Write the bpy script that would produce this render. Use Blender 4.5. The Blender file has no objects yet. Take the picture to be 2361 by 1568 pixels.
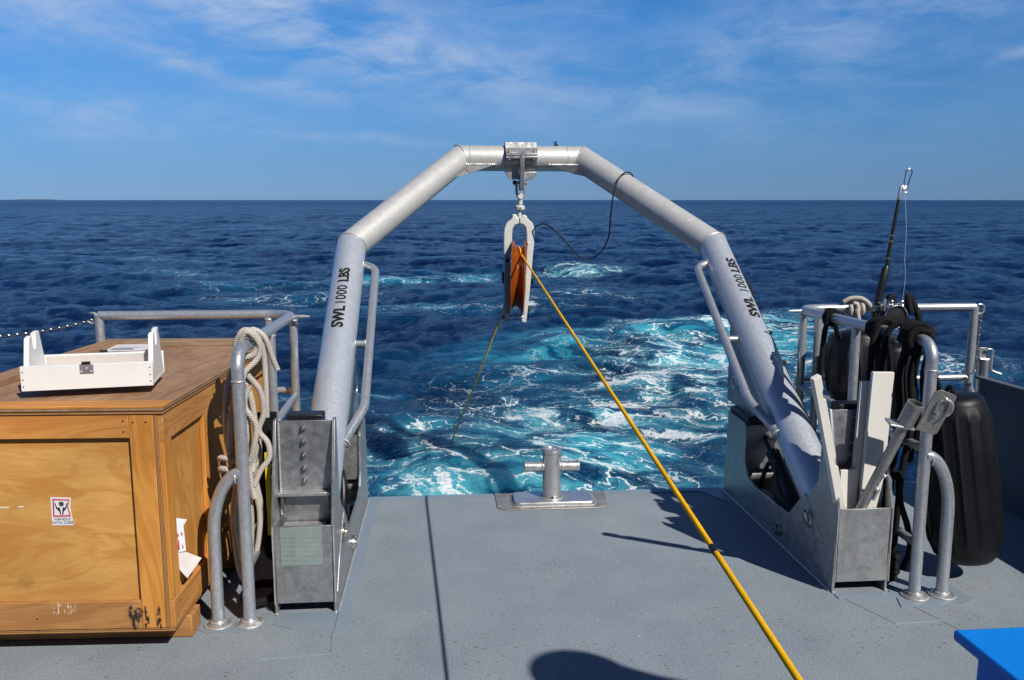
import bpy, bmesh, math, random
import numpy as np
from mathutils import Vector, Matrix, Euler, noise as mnoise

random.seed(7)
R = math.radians
sc = bpy.context.scene
C = sc.collection
SEA = -0.95                      # sea level in the world; the deck passes through z = 0 below the camera
CAMH = 1.6
YAW = math.atan(158 / 1850 * math.cos(R(8.27)))
# the boat squats by the stern: everything on board is modelled level and tilted by BOAT at the end
AX = Vector((math.cos(YAW), -math.sin(YAW), 0))
BOAT = Matrix.Translation((0, 0, CAMH)) @ Matrix.Rotation(R(-1.68), 4, AX) @ Matrix.Translation((0, 0, -CAMH))

# ---------------------------------------------------------------- camera
cd = bpy.data.cameras.new('camera'); cam = bpy.data.objects.new('camera', cd); C.objects.link(cam)
sc.camera = cam
cd.sensor_width = 36; cd.sensor_fit = 'HORIZONTAL'
cd.lens = 36 * 1850 / 2360
cd.clip_start = 0.05; cd.clip_end = 40000
cam.location = (0, 0, CAMH)
cam.rotation_euler = (R(90 - 8.27 - 1.68), 0, -YAW)
# ---------------------------------------------------------------- sun and sky
SUN_EL, SUN_AZ = 41.5, 145.0      # azimuth from +y towards +x (behind the camera, on the right)
sdir = Vector((math.sin(R(SUN_AZ)) * math.cos(R(SUN_EL)), math.cos(R(SUN_AZ)) * math.cos(R(SUN_EL)), math.sin(R(SUN_EL))))
sdir = (BOAT.to_3x3() @ sdir).normalized()
sl = bpy.data.lights.new('sun', 'SUN'); sl.energy = 5.0; sl.angle = R(0.53); sl.color = (1.0, 0.95, 0.88)
so = bpy.data.objects.new('sun', sl); C.objects.link(so)
so.rotation_euler = sdir.to_track_quat('Z', 'Y').to_euler()
so.location = (3, -4, 9)
sc.view_settings.view_transform = 'Standard'; sc.view_settings.look = 'None'
sc.view_settings.exposure = 0.0; sc.view_settings.gamma = 1.0
sc.cycles.max_bounces = 8; sc.cycles.caustics_reflective = False; sc.cycles.caustics_refractive = False

class NT:
    """small helper for node trees"""
    def __init__(s, tree): s.t = tree; s.n = tree.nodes; s.l = tree.links
    def new(s, typ, **kw):
        nd = s.n.new(typ)
        for k, v in kw.items():
            if k[0].islower() and hasattr(nd, k): setattr(nd, k, v)
            else: s.set(nd, k, v)
        return nd
    def set(s, nd, k, v):
        sock = nd.inputs[k] if isinstance(k, int) else nd.inputs[k.replace('_', ' ')]
        if isinstance(v, bpy.types.NodeSocket): s.l.new(v, sock)
        else:
            if hasattr(sock.default_value, '__len__') and not isinstance(v, str) and len(sock.default_value) == 4 and len(v) == 3: v = (*v, 1)
            sock.default_value = v
    def math(s, op, a, b=None, c=None, clamp=False):
        nd = s.n.new('ShaderNodeMath'); nd.operation = op; nd.use_clamp = clamp
        for i, v in enumerate((a, b, c)):
            if v is not None: s.set(nd, i, v)
        return nd.outputs[0]
    def vmath(s, op, a, b=None):
        nd = s.n.new('ShaderNodeVectorMath'); nd.operation = op
        s.set(nd, 0, a)
        if b is not None: s.set(nd, 1, b)
        return nd.outputs[0]
    def mix(s, f, a, b, mode='MIX'):
        nd = s.n.new('ShaderNodeMix'); nd.data_type = 'RGBA'; nd.blend_type = mode; nd.clamp_factor = True
        for sock, v in ((nd.inputs[0], f), (nd.inputs[6], a), (nd.inputs[7], b)):
            if isinstance(v, bpy.types.NodeSocket): s.l.new(v, sock)
            else: sock.default_value = v if not hasattr(v, '__len__') else ((*v, 1) if len(v) == 3 else v)
        return nd.outputs[2]
    def noise(s, vec, scale, detail=4, rough=.55, dist=0, w=None):
        nd = s.new('ShaderNodeTexNoise', Scale=scale, Detail=detail, Roughness=rough, Distortion=dist)
        if vec is not None: s.l.new(vec, nd.inputs['Vector'])
        return nd.outputs['Fac']
    def ramp(s, f, *stops, interp='LINEAR'):
        nd = s.n.new('ShaderNodeValToRGB'); nd.color_ramp.interpolation = interp
        cr = nd.color_ramp
        while len(cr.elements) > 1: cr.elements.remove(cr.elements[-1])
        for i, (p, c) in enumerate(stops):
            e = cr.elements[0] if i == 0 else cr.elements.new(p)
            e.position = p; c = (c, c, c) if not hasattr(c, '__len__') else c
            e.color = (*c, 1) if len(c) == 3 else c
        s.l.new(f, nd.inputs[0]); return nd.outputs[0]
    def remap(s, v, a, b, c=0.0, d=1.0, smooth=False):
        nd = s.n.new('ShaderNodeMapRange'); nd.clamp = True
        if smooth: nd.interpolation_type = 'SMOOTHSTEP'
        for i, x in enumerate((v, a, b, c, d)): s.set(nd, i, x)
        return nd.outputs[0]
    def mapping(s, vec, scale=(1, 1, 1), loc=(0, 0, 0), rot=(0, 0, 0)):
        nd = s.new('ShaderNodeMapping'); s.l.new(vec, nd.inputs[0])
        nd.inputs['Location'].default_value = loc; nd.inputs['Rotation'].default_value = rot; nd.inputs['Scale'].default_value = scale
        return nd.outputs[0]
    def bump(s, h, strength=.3, dist=.01, normal=None):
        nd = s.new('ShaderNodeBump', Strength=strength, Distance=dist); s.l.new(h, nd.inputs['Height'])
        if normal is not None: s.l.new(normal, nd.inputs['Normal'])
        return nd.outputs[0]

# world: mostly a hand-set gradient, darkened overhead and behind to deepen shadows, with thin cirrus laid on a plane high above
W = bpy.data.worlds.new('World'); sc.world = W; W.use_nodes = True
t = NT(W.node_tree); t.n.clear()
sky = t.new('ShaderNodeTexSky'); sky.sky_type = 'NISHITA'; sky.sun_disc = False
sky.sun_elevation = R(SUN_EL); sky.sun_rotation = R(SUN_AZ); sky.altitude = 0
sky.air_density = 1.0; sky.dust_density = 0.15; sky.ozone_density = 3.0
tc = t.new('ShaderNodeTexCoord'); gen = tc.outputs['Generated']
sep = t.new('ShaderNodeSeparateXYZ'); t.l.new(gen, sep.inputs[0])
azm = t.math('ARCTAN2', sep.outputs[0], sep.outputs[1])
comb = t.new('ShaderNodeCombineXYZ'); t.l.new(azm, comb.inputs[0]); t.l.new(sep.outputs[2], comb.inputs[1])
sc_ = comb.outputs[0]
wn = t.new('ShaderNodeTexNoise', Scale=7.0, Detail=3); t.l.new(sc_, wn.inputs['Vector'])
sw_ = t.vmath('ADD', sc_, t.vmath('MULTIPLY', t.vmath('SUBTRACT', wn.outputs['Color'], (.5, .5, .5)), (.10, .035, 0)))
veil = None      # banks of thin cloud: azimuth, height, half width, half height, tilt, density
for (a0, h0_, w_, q_, tl, den) in ((-.12, .185, .27, .050, 12, 1.0), (-.50, .205, .22, .030, 8, .85), (-.60, .155, .12, .014, 0, .6), (-.24, .140, .17, .013, 10, .75), (-.42, .092, .20, .024, 3, .50),
        (-.35, .100, .034, .007, 10, .9), (-.15, .075, .14, .006, 3, .4), (.17, .125, .24, .040, 4, .42), (.46, .190, .28, .060, -16, .50), (.66, .160, .05, .007, -25, .9), (.30, .135, .07, .016, 0, .35), (.05, .215, .20, .02, 0, .25)):
    du = t.math('SUBTRACT', t.new('ShaderNodeSeparateXYZ', Vector=sw_).outputs[0], a0); dv = t.math('SUBTRACT', t.new('ShaderNodeSeparateXYZ', Vector=sw_).outputs[1], h0_)
    c_, s_ = math.cos(R(tl)), math.sin(R(tl))
    u_ = t.math('DIVIDE', t.math('SUBTRACT', t.math('MULTIPLY', du, c_), t.math('MULTIPLY', dv, s_)), w_); v_ = t.math('DIVIDE', t.math('ADD', t.math('MULTIPLY', du, s_), t.math('MULTIPLY', dv, c_)), q_)
    g_ = t.math('MULTIPLY', t.math('EXPONENT', t.math('MULTIPLY', t.math('ADD', t.math('MULTIPLY', u_, u_), t.math('MULTIPLY', v_, v_)), -1.0)), den)
    veil = g_ if veil is None else t.math('MAXIMUM', veil, g_)
fine = t.noise(t.mapping(sc_, rot=(0, 0, R(-9)), scale=(1.0, 3.0, 1)), 9.0, 11, .66, .5)
soft = t.noise(t.mapping(sc_, rot=(0, 0, R(-9)), scale=(1.0, 3.4, 1), loc=(3, 1, 0)), 3.0, 6, .6, .5)
tex = t.math('ADD', t.math('MULTIPLY', t.remap(fine, .34, .66, smooth=True), .65), t.math('MULTIPLY', t.remap(soft, .38, .62, smooth=True), .40))
cl = t.math('ADD', t.math('MULTIPLY', t.math('MULTIPLY', veil, tex), .92), t.math('MULTIPLY', tex, t.math('MULTIPLY', t.remap(sep.outputs[2], 0, .12), .10)), clamp=True)
sat = t.new('ShaderNodeHueSaturation', Saturation=1.18, Value=1.0, Hue=.5); t.l.new(sky.outputs[0], sat.inputs['Color'])
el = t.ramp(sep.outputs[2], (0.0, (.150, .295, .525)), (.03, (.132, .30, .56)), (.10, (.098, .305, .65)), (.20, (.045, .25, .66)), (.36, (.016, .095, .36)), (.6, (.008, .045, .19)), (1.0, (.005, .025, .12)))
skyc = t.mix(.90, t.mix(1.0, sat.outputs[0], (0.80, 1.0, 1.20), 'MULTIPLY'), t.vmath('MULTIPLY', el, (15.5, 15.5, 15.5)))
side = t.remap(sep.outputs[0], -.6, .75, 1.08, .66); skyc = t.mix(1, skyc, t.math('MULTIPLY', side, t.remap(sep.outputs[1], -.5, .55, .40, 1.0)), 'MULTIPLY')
cloudc = t.mix(cl, skyc, (5.6, 7.2, 10.0))
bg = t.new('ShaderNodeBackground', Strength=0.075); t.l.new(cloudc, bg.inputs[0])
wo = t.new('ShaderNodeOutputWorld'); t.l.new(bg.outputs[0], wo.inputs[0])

# ---------------------------------------------------------------- mesh builder
def fillet(pts, rad, n=7):
    """round the inner corners of a polyline"""
    pts = [Vector(p) for p in pts]; out = [pts[0]]
    for i in range(1, len(pts) - 1):
        r = rad[i - 1] if hasattr(rad, '__len__') else rad
        a, b, c = pts[i - 1], pts[i], pts[i + 1]
        u, v = (a - b).normalized(), (c - b).normalized()
        ang = u.angle(v)
        if r <= 0 or ang > math.pi - .02: out.append(b); continue
        d = min(r / math.tan(ang / 2), (a - b).length * .49, (c - b).length * .49); rr = d * math.tan(ang / 2)
        ctr = b + (u + v).normalized() * (rr / math.sin(ang / 2))
        p0, p1 = b + u * d - ctr, b + v * d - ctr
        tot = p0.angle(p1)
        for k in range(n + 1):
            s = k / n
            out.append(ctr + (p0 * math.sin((1 - s) * tot) + p1 * math.sin(s * tot)) / math.sin(tot))
    out.append(pts[-1]); return out

def spline(pts, n=8):
    """Catmull-Rom through points"""
    P = [Vector(p) for p in pts]; P = [P[0] * 2 - P[1]] + P + [P[-1] * 2 - P[-2]]; out = []
    for i in range(1, len(P) - 2):
        a, b, c, d = P[i - 1:i + 3]
        for k in range(n):
            s = k / n
            out.append(.5 * ((2 * b) + (c - a) * s + (2 * a - 5 * b + 4 * c - d) * s * s + (3 * b - a - 3 * c + d) * s ** 3))
    out.append(P[-2]); return out

ORG = {}
class MB:
    def __init__(s): s.v = []; s.f = []; s.k = []
    def add(s, vs, fs):
        k = len(s.v); s.k.append(k); s.v += [Vector(v) for v in vs]; s.f += [tuple(i + k for i in f) for f in fs]; return k
    def box(s, lo, hi, M=None):
        x0, y0, z0 = lo; x1, y1, z1 = hi
        vs = [Vector(p) for p in ((x0, y0, z0), (x1, y0, z0), (x1, y1, z0), (x0, y1, z0), (x0, y0, z1), (x1, y0, z1), (x1, y1, z1), (x0, y1, z1))]
        if M is not None: vs = [M @ v for v in vs]
        s.add(vs, [(0, 3, 2, 1), (4, 5, 6, 7), (0, 1, 5, 4), (1, 2, 6, 5), (2, 3, 7, 6), (3, 0, 4, 7)])
        return s
    def bar(s, a, b, w, h, up=(0, 0, 1)):
        a, b = Vector(a), Vector(b); d = (b - a).normalized(); up = Vector(up)
        x = d.cross(up).normalized(); z = x.cross(d)
        M = Matrix((x, d, z)).transposed().to_4x4(); M.translation = a
        return s.box((-w / 2, 0, -h / 2), (w / 2, (b - a).length, h / 2), M)
    def prism(s, poly, axis, a, b, M=None):
        """polygon in the plane across axis ('x': (y,z), 'y': (x,z), 'z': (x,y)), from a to b"""
        def mk(p, q):
            v = {'x': Vector((q, p[0], p[1])), 'y': Vector((p[0], q, p[1])), 'z': Vector((p[0], p[1], q))}[axis]
            return M @ v if M is not None else v
        n = len(poly)
        s.add([mk(p, a) for p in poly] + [mk(p, b) for p in poly],
              [tuple(range(n)), tuple(range(2 * n - 1, n - 1, -1))] + [(i, n + i, n + (i + 1) % n, (i + 1) % n) for i in range(n)])
        return s
    def tube(s, path, r, sides=16, caps=True, closed=False):
        path = [Vector(p) for p in path]; n = len(path)
        rad = (lambda i: r[i]) if hasattr(r, '__len__') else (lambda i: r)
        T = []
        for i in range(n):
            if closed: d = path[(i + 1) % n] - path[i - 1]
            else: d = path[min(i + 1, n - 1)] - path[max(i - 1, 0)]
            T.append(d.normalized())
        up = Vector((0, 0, 1)) if abs(T[0].z) < .9 else Vector((0, 1, 0))
        u = (up - T[0] * up.dot(T[0])).normalized(); vs = []
        for i in range(n):
            u = (u - T[i] * u.dot(T[i])).normalized(); w = T[i].cross(u)
            k = 1.0
            if 0 < i < n - 1:
                c = T[i].dot((path[i + 1] - path[i]).normalized()); k = 1 / max(.6, c)
            for j in range(sides):
                a = 2 * math.pi * j / sides
                vs.append(path[i] + (u * math.cos(a) + w * math.sin(a)) * rad(i))
        fs = []
        m = n if closed else n - 1
        for i in range(m):
            for j in range(sides):
                a, b = i * sides + j, i * sides + (j + 1) % sides
                c, d = ((i + 1) % n) * sides + (j + 1) % sides, ((i + 1) % n) * sides + j
                fs.append((a, b, c, d))
        if caps and not closed:
            fs.append(tuple(range(sides - 1, -1, -1))); fs.append(tuple((n - 1) * sides + j for j in range(sides)))
        s.add(vs, fs); return s
    def cyl(s, a, b, r, r2=None, sides=24):
        return s.tube([a, b], [r, r if r2 is None else r2], sides)
    def lathe(s, prof, M=None, sides=40):
        """prof = [(r, h)...] about local z"""
        vs = []; n = len(prof)
        for r, h in prof:
            for j in range(sides):
                a = 2 * math.pi * j / sides; v = Vector((r * math.cos(a), r * math.sin(a), h)); vs.append(M @ v if M is not None else v)
        fs = [(i * sides + j, i * sides + (j + 1) % sides, (i + 1) * sides + (j + 1) % sides, (i + 1) * sides + j) for i in range(n - 1) for j in range(sides)]
        if prof[0][0] > 1e-5: fs.append(tuple(range(sides - 1, -1, -1)))
        if prof[-1][0] > 1e-5: fs.append(tuple((n - 1) * sides + j for j in range(sides)))
        s.add(vs, fs); return s
    def torus(s, c, R_, r, n=24, m=10, axis=(0, 0, 1), stretch=1.0, sdir_=None, a0=0, a1=360):
        ax = Vector(axis).normalized()
        u = Vector(sdir_).normalized() if sdir_ else (Vector((1, 0, 0)) if abs(ax.x) < .9 else Vector((0, 1, 0)))
        u = (u - ax * u.dot(ax)).normalized(); w = ax.cross(u); full = abs(a1 - a0) >= 359.9
        k = n if full else n + 1
        pts = [Vector(c) + u * (math.cos(R(a0 + (a1 - a0) * i / n)) * R_ * stretch) + w * (math.sin(R(a0 + (a1 - a0) * i / n)) * R_) for i in range(k)]
        return s.tube(pts, r, m, closed=full)
    def sphere(s, c, r, n=16, sq=(1, 1, 1)):
        pr = [(r * math.sin(math.pi * i / n), -r * math.cos(math.pi * i / n)) for i in range(n + 1)]
        pr[0] = (1e-6, -r); pr[-1] = (1e-6, r)
        return s.lathe(pr, Matrix.Translation(c) @ Matrix.Diagonal((*sq, 1)), 2 * n)
    def build(s, name, mat, parent=None, loc=None, bevel=0, angle=35, smooth=True, segs=2, each=False):
        if each and len(s.k) > 1:
            ks = s.k + [len(s.v)]; out = None
            for a, b in zip(ks[:-1], ks[1:]):
                q = MB(); q.v = s.v[a:b]; q.f = [tuple(i - a for i in f) for f in s.f if a <= f[0] < b]; out = q.build(name, mat, parent, loc, bevel, angle, smooth, segs)
            return out
        o0 = Vector(ORG[parent.name]) if parent is not None and parent.name in ORG else (Vector(loc) if loc is not None else Vector((0, 0, 0)))
        me = bpy.data.meshes.new(name)
        me.from_pydata([v - o0 for v in s.v], [], s.f)
        bm = bmesh.new(); bm.from_mesh(me); bmesh.ops.recalc_face_normals(bm, faces=bm.faces); bm.to_mesh(me); bm.free()
        if smooth:
            me.polygons.foreach_set('use_smooth', [True] * len(me.polygons)); me.set_sharp_from_angle(angle=R(angle))
        me.materials.append(mat)
        o = bpy.data.objects.new(name, me); C.objects.link(o)
        ORG[o.name] = list(o0)
        if parent is not None: o.parent = parent
        else: o.location = o0
        if bevel:
            b = o.modifiers.new('bevel', 'BEVEL'); b.width = bevel; b.segments = segs; b.limit_method = 'ANGLE'; b.angle_limit = R(40); b.harden_normals = False
        return o

def empty(name, loc, label, cat, group=None):
    o = bpy.data.objects.new(name, None); C.objects.link(o); o.location = loc; ORG[o.name] = list(loc); o.empty_display_size = .2
    return tag(o, label, cat, group)
def tag(o, label=None, cat=None, group=None, kind=None):
    if label: o['label'] = label
    if cat: o['category'] = cat
    if group: o['group'] = group
    if kind: o['kind'] = kind
    return o

def text_mesh(txt, size, bold=0.0, sx=1.0, spacing=1.0, cuts=1):
    cu = bpy.data.curves.new('t', 'FONT'); cu.body = txt; cu.size = size; cu.offset = bold; cu.space_character = spacing
    cu.align_x = 'LEFT'
    o = bpy.data.objects.new('t', cu); C.objects.link(o)
    bpy.context.view_layer.update()
    me = bpy.data.meshes.new_from_object(o.evaluated_get(bpy.context.evaluated_depsgraph_get()))
    bm = bmesh.new(); bm.from_mesh(me)
    bmesh.ops.remove_doubles(bm, verts=bm.verts, dist=1e-5)
    bmesh.ops.triangulate(bm, faces=bm.faces)
    for _ in range(cuts): bmesh.ops.subdivide_edges(bm, edges=[e for e in bm.edges if e.calc_length() > size * .12], cuts=1)
    bmesh.ops.triangulate(bm, faces=bm.faces)
    vs = [(v.co.x * sx, v.co.y) for v in bm.verts]; bm.verts.index_update(); fs = [tuple(v.index for v in f.verts) for f in bm.faces]
    bm.free(); bpy.data.objects.remove(o); bpy.data.curves.remove(cu); bpy.data.meshes.remove(me)
    w = max(v[0] for v in vs) if vs else 0
    return vs, fs, w

# ---------------------------------------------------------------- materials
MAT = {}
def material(name):
    m = bpy.data.materials.new(name); m.use_nodes = True; t = NT(m.node_tree); b = t.n['Principled BSDF']; MAT[name] = m
    return m, t, b, t.new('ShaderNodeTexCoord').outputs['Object']
def metal(name, col, rough, metallic=.8, speck=.25, scale=18, bump=.15, stain=None, streak=None, blotch=.07):
    m, t, b, co = material(name)
    v = t.new('ShaderNodeTexVoronoi', Scale=scale * 9); t.l.new(co, v.inputs['Vector'])
    n1 = t.noise(co, scale, 6, .65); n2 = t.noise(co, scale * .22, 4, .6, .5)
    k = t.math('ADD', t.math('MULTIPLY', t.math('SUBTRACT', v.outputs['Color'], .5), speck), t.math('ADD', t.remap(n1, .3, .7, 1 - speck, 1 + speck * .5), t.remap(n2, .35, .65, -blotch, blotch)))
    c = t.mix(1, col, k, 'MULTIPLY')
    if stain: c = t.mix(t.math('MULTIPLY', t.remap(t.noise(co, 5.3, 6, .7, 1.2), .60, .78, smooth=True), stain[1]), c, stain[0])
    if streak:
        sn = t.noise(t.mapping(co, scale=(22, 22, 1.6)), 1.5, 5, .6)
        c = t.mix(t.math('MULTIPLY', t.remap(sn, .52, .75, smooth=True), streak[1]), c, streak[0])
    t.l.new(c, b.inputs['Base Color']); b.inputs['Metallic'].default_value = metallic
    t.l.new(t.remap(n1, .3, .7, rough - .08, rough + .12), b.inputs['Roughness'])
    t.l.new(t.bump(n1, bump, .003), b.inputs['Normal'])
    return m
metal('alu_pipe', (.56, .61, .67), .42, .50, .12, 75, .06, stain=((.46, .42, .36), .20), blotch=.04)
metal('alu_crown', (.60, .60, .585), .46, .38, .08, 60, .06, stain=((.50, .47, .42), .3), blotch=.04)
metal('alu_rail', (.50, .53, .57), .36, .66, .16, 70, .08, blotch=.05)
metal('alu_plate', (.41, .42, .43), .40, .80, .22, 30, .10, stain=((.15, .145, .15), .7), streak=((.28, .27, .27), .4))
metal('alu_bright', (.62, .62, .62), .34, .8, .12, 25, .1)
metal('alu_dirty', (.38, .37, .36), .45, .7, .25, 14, .15, stain=((.16, .09, .05), .6), streak=((.60, .60, .58), .3))
metal('weld', (.58, .575, .56), .45, .6, .2, 60, .5)
metal('steel', (.45, .44, .42), .28, .95, .1, 40, .1, stain=((.25, .14, .06), .5))
metal('galv_white', (.66, .66, .64), .50, .15, .10, 20, .15, stain=((.42, .38, .32), .4))
metal('galv_grey', (.36, .39, .43), .45, .5, .15, 20, .15)
metal('brass', (.55, .42, .22), .4, .8, .2, 40, .1)
metal('name_plate', (.27, .33, .32), .5, .25, .08, 30, .1)
metal('plate_text', (.20, .24, .235), .5, .25, .05, 30, .1)
metal('chrome', (.7, .7, .7), .15, 1.0, .02, 20, .02)

def plain(name, col, rough=.5, spec=.5, var=.12, scale=12, bump=.1, coat=0, spots=None, metallic=0):
    m, t, b, co = material(name)
    n = t.noise(co, scale, 6, .6); c = t.mix(1, col, t.remap(n, .3, .7, 1 - var, 1 + var), 'MULTIPLY')
    if spots: c = t.mix(t.math('MULTIPLY', t.remap(t.noise(co, spots[2], 5, .7, 1), spots[3], spots[3] + .1, smooth=True), spots[1]), c, spots[0])
    t.l.new(c, b.inputs['Base Color']); b.inputs['Roughness'].default_value = rough; b.inputs['Specular IOR Level'].default_value = spec
    b.inputs['Metallic'].default_value = metallic
    t.l.new(t.remap(n, .3, .7, rough * .85, min(1, rough * 1.2)), b.inputs['Roughness'])
    t.l.new(t.bump(t.noise(co, scale * 6, 4, .6), bump, .002), b.inputs['Normal']); b.inputs['Coat Weight'].default_value = coat
    return m
plain('black_rubber', (.010, .011, .014), .42, .45, .3, 8, .15)
plain('black_fender', (.0040, .0046, .0065), .46, .35, .2, 6, .05)
plain('black_plastic', (.012, .012, .013), .5, .4)
plain('white_paint', (.78, .78, .77), .42, .5, .035, 9, .12, spots=((.50, .42, .30), .5, 26, .70))
plain('white_board', (.72, .70, .65), .45, .5, .04, 6, .06, spots=((.48, .36, .20), .5, 7, .66))
plain('white_inner', (.55, .50, .46), .6, .4, .06, 30, .1)
plain('orange_sheave', (.25, .052, .006), .26, .5, .10, 8, .05)
plain('blue_plastic', (.0, .20, .68), .5, .4, .04, 30, .10)
plain('yellow_plastic', (.80, .60, .01), .4)
plain('paper', (.74, .75, .80), .25, .6, .05, 30, .1)
plain('paper_backing', (.62, .58, .56), .6)
plain('ink', (.02, .02, .022), .6, .3)
plain('red_ink', (.60, .03, .04), .5)
plain('stencil_black', (.012, .012, .014), .6, .3, .2, 50)
plain('cardboard', (.50, .33, .16), .7)
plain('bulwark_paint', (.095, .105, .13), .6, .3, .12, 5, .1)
plain('land', (.10, .14, .17), .9, .1)

def rope_mat(name, c1, c2, period, amt=.5):
    """braided cover: uses the lengthwise / round attributes of the tube"""
    m, t, b, co = material(name)
    at = t.new('ShaderNodeAttribute'); at.attribute_name = 'ruv'
    sp = t.new('ShaderNodeSeparateXYZ'); t.l.new(at.outputs['Vector'], sp.inputs[0])
    u, v = sp.outputs[0], sp.outputs[1]
    k1 = t.math('SINE', t.math('ADD', t.math('MULTIPLY', u, 2 * math.pi / period), t.math('MULTIPLY', v, 2 * math.pi * 5)))
    k2 = t.math('SINE', t.math('SUBTRACT', t.math('MULTIPLY', u, 2 * math.pi / period), t.math('MULTIPLY', v, 2 * math.pi * 5)))
    h = t.math('MAXIMUM', k1, k2)
    c = t.mix(t.remap(h, -.2, .7), c2, c1)
    c = t.mix(1, c, t.remap(t.noise(co, 9, 4, .6), .3, .7, .8, 1.15), 'MULTIPLY')
    t.l.new(c, b.inputs['Base Color']); b.inputs['Roughness'].default_value = .85; b.inputs['Specular IOR Level'].default_value = .2
    t.l.new(t.bump(h, amt, .003), b.inputs['Normal'])
rope_mat('rope_white', (.62, .575, .52), (.33, .29, .25), .011, .55)
rope_mat('rope_black', (.011, .011, .013), (.006, .006, .007), .012, .25)
rope_mat('rope_yellow', (.88, .47, .004), (.84, .42, .003), .02, .03)

def wood(name, c_lo, c_hi, c_dark, axis, scale=1.0, ply=False, knots=.5, dirt=.3):
    m, t, b, co = material(name)
    s = {'x': (.9, 7, 7), 'y': (7, .9, 7), 'z': (7, 7, .9)}[axis]
    if ply: s = {'x': (1.6, 5, 5), 'y': (5, 1.6, 5), 'z': (5, 5, 1.6)}[axis]
    p = t.mapping(co, scale=tuple(q * scale for q in s))
    warp = t.noise(p, .9, 4, .55, .8)
    g = t.math('SINE', t.math('MULTIPLY', warp, 60 if not ply else 46))
    fib = t.noise(t.mapping(co, scale=tuple(q * q * 2.2 for q in s)), 3.0, 5, .7)
    f = t.math('ADD', t.math('MULTIPLY', t.remap(g, -1, 1), .42 if not ply else .26), t.math('MULTIPLY', fib, .75))
    c = t.mix(t.remap(f, .2, 1.0), c_lo, c_hi)
    c = t.mix(1, c, t.remap(t.noise(co, 1.7, 3, .5), .3, .7, .78, 1.18), 'MULTIPLY')
    if ply:
        sw = t.noise(t.mapping(co, scale=tuple(q * .55 for q in s)), 2.6, 5, .6, 1.6)
        c = t.mix(t.math('MULTIPLY', t.remap(sw, .50, .60, smooth=True), .48), c, (c_lo[0] * .85, c_lo[1] * .68, c_lo[2] * .5))
        ed = t.remap(t.math('ABSOLUTE', t.math('SUBTRACT', sw, .55)), 0, .012, 1, 0); c = t.mix(t.math('MULTIPLY', ed, .16), c, (c_lo[0] * .5, c_lo[1] * .35, c_lo[2] * .3))
    # knots
    vo = t.new('ShaderNodeTexVoronoi', Scale=2.1); t.l.new(t.mapping(co, scale=(1, 1, 1), loc=(.3, .1, .77)), vo.inputs['Vector'])
    kn = t.remap(vo.outputs['Distance'], .035, .09, 1, 0, smooth=True)
    c = t.mix(t.math('MULTIPLY', kn, knots), c, tuple(q * .35 for q in c_lo))
    st = t.noise(co, 7, 6, .75, 1.5)
    c = t.mix(t.math('MULTIPLY', t.remap(st, .62, .74, smooth=True), dirt), c, c_dark)
    t.l.new(c, b.inputs['Base Color']); t.l.new(t.remap(f, 0, 1, .55, .8), b.inputs['Roughness']); b.inputs['Specular IOR Level'].default_value = .3
    t.l.new(t.bump(f, .25, .002), b.inputs['Normal'])
    return m
wood('pine_x', (.46, .175, .034), (.64, .295, .078), (.05, .035, .03), 'x', knots=.85)
wood('pine_y', (.45, .18, .042), (.61, .30, .092), (.05, .035, .03), 'y', knots=.85)
wood('pine_z', (.50, .19, .030), (.68, .32, .072), (.06, .04, .03), 'z', knots=.85)
wood('ply_front', (.53, .255, .060), (.70, .40, .12), (.25, .14, .06), 'x', .9, True, .25, .3)
wood('ply_side', (.51, .235, .052), (.67, .36, .10), (.25, .14, .06), 'z', .9, True, .25, .3)
wood('ply_top', (.27, .155, .085), (.42, .275, .165), (.10, .08, .065), 'y', 1.1, True, .2, .6)
wood('weathered_y', (.24, .135, .07), (.38, .235, .135), (.04, .035, .03), 'y', 1, False, .6, .7)
wood('weathered_x', (.21, .14, .09), (.34, .24, .155), (.04, .035, .03), 'x', 1, False, .6, .6)
wood('skid_wood', (.34, .15, .05), (.52, .26, .09), (.03, .02, .02), 'x', 1, False, .4, .5)
def ply_edge(name, ax):
    m, t, b, co = material(name)
    sp = t.new('ShaderNodeSeparateXYZ'); t.l.new(co, sp.inputs[0])
    w = t.math('SINE', t.math('MULTIPLY', t.math('ADD', sp.outputs[ax], t.math('MULTIPLY', t.noise(co, 9, 3), .003)), 2 * math.pi / (.0075 if ax == 2 else .0048)))
    c = t.mix(t.remap(w, -.3, .5), (.16, .07, .025), (.46, .22, .07))
    c = t.mix(t.math('MULTIPLY', t.remap(t.noise(co, 11, 5, .7), .55, .7), .5), c, (.07, .045, .03))
    t.l.new(c, b.inputs['Base Color']); b.inputs['Roughness'].default_value = .8
ply_edge('ply_edge', 2); ply_edge('ply_edge_z', 0)
m, t, b, co = material('water_stain')
t.l.new(t.remap(t.noise(t.mapping(co, scale=(1.6, 1, .7)), 60, 5, .65), .40, .56, 0, .92, smooth=True), b.inputs['Alpha'])
b.inputs['Base Color'].default_value = (.018, .016, .02, 1); b.inputs['Roughness'].default_value = .8

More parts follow.
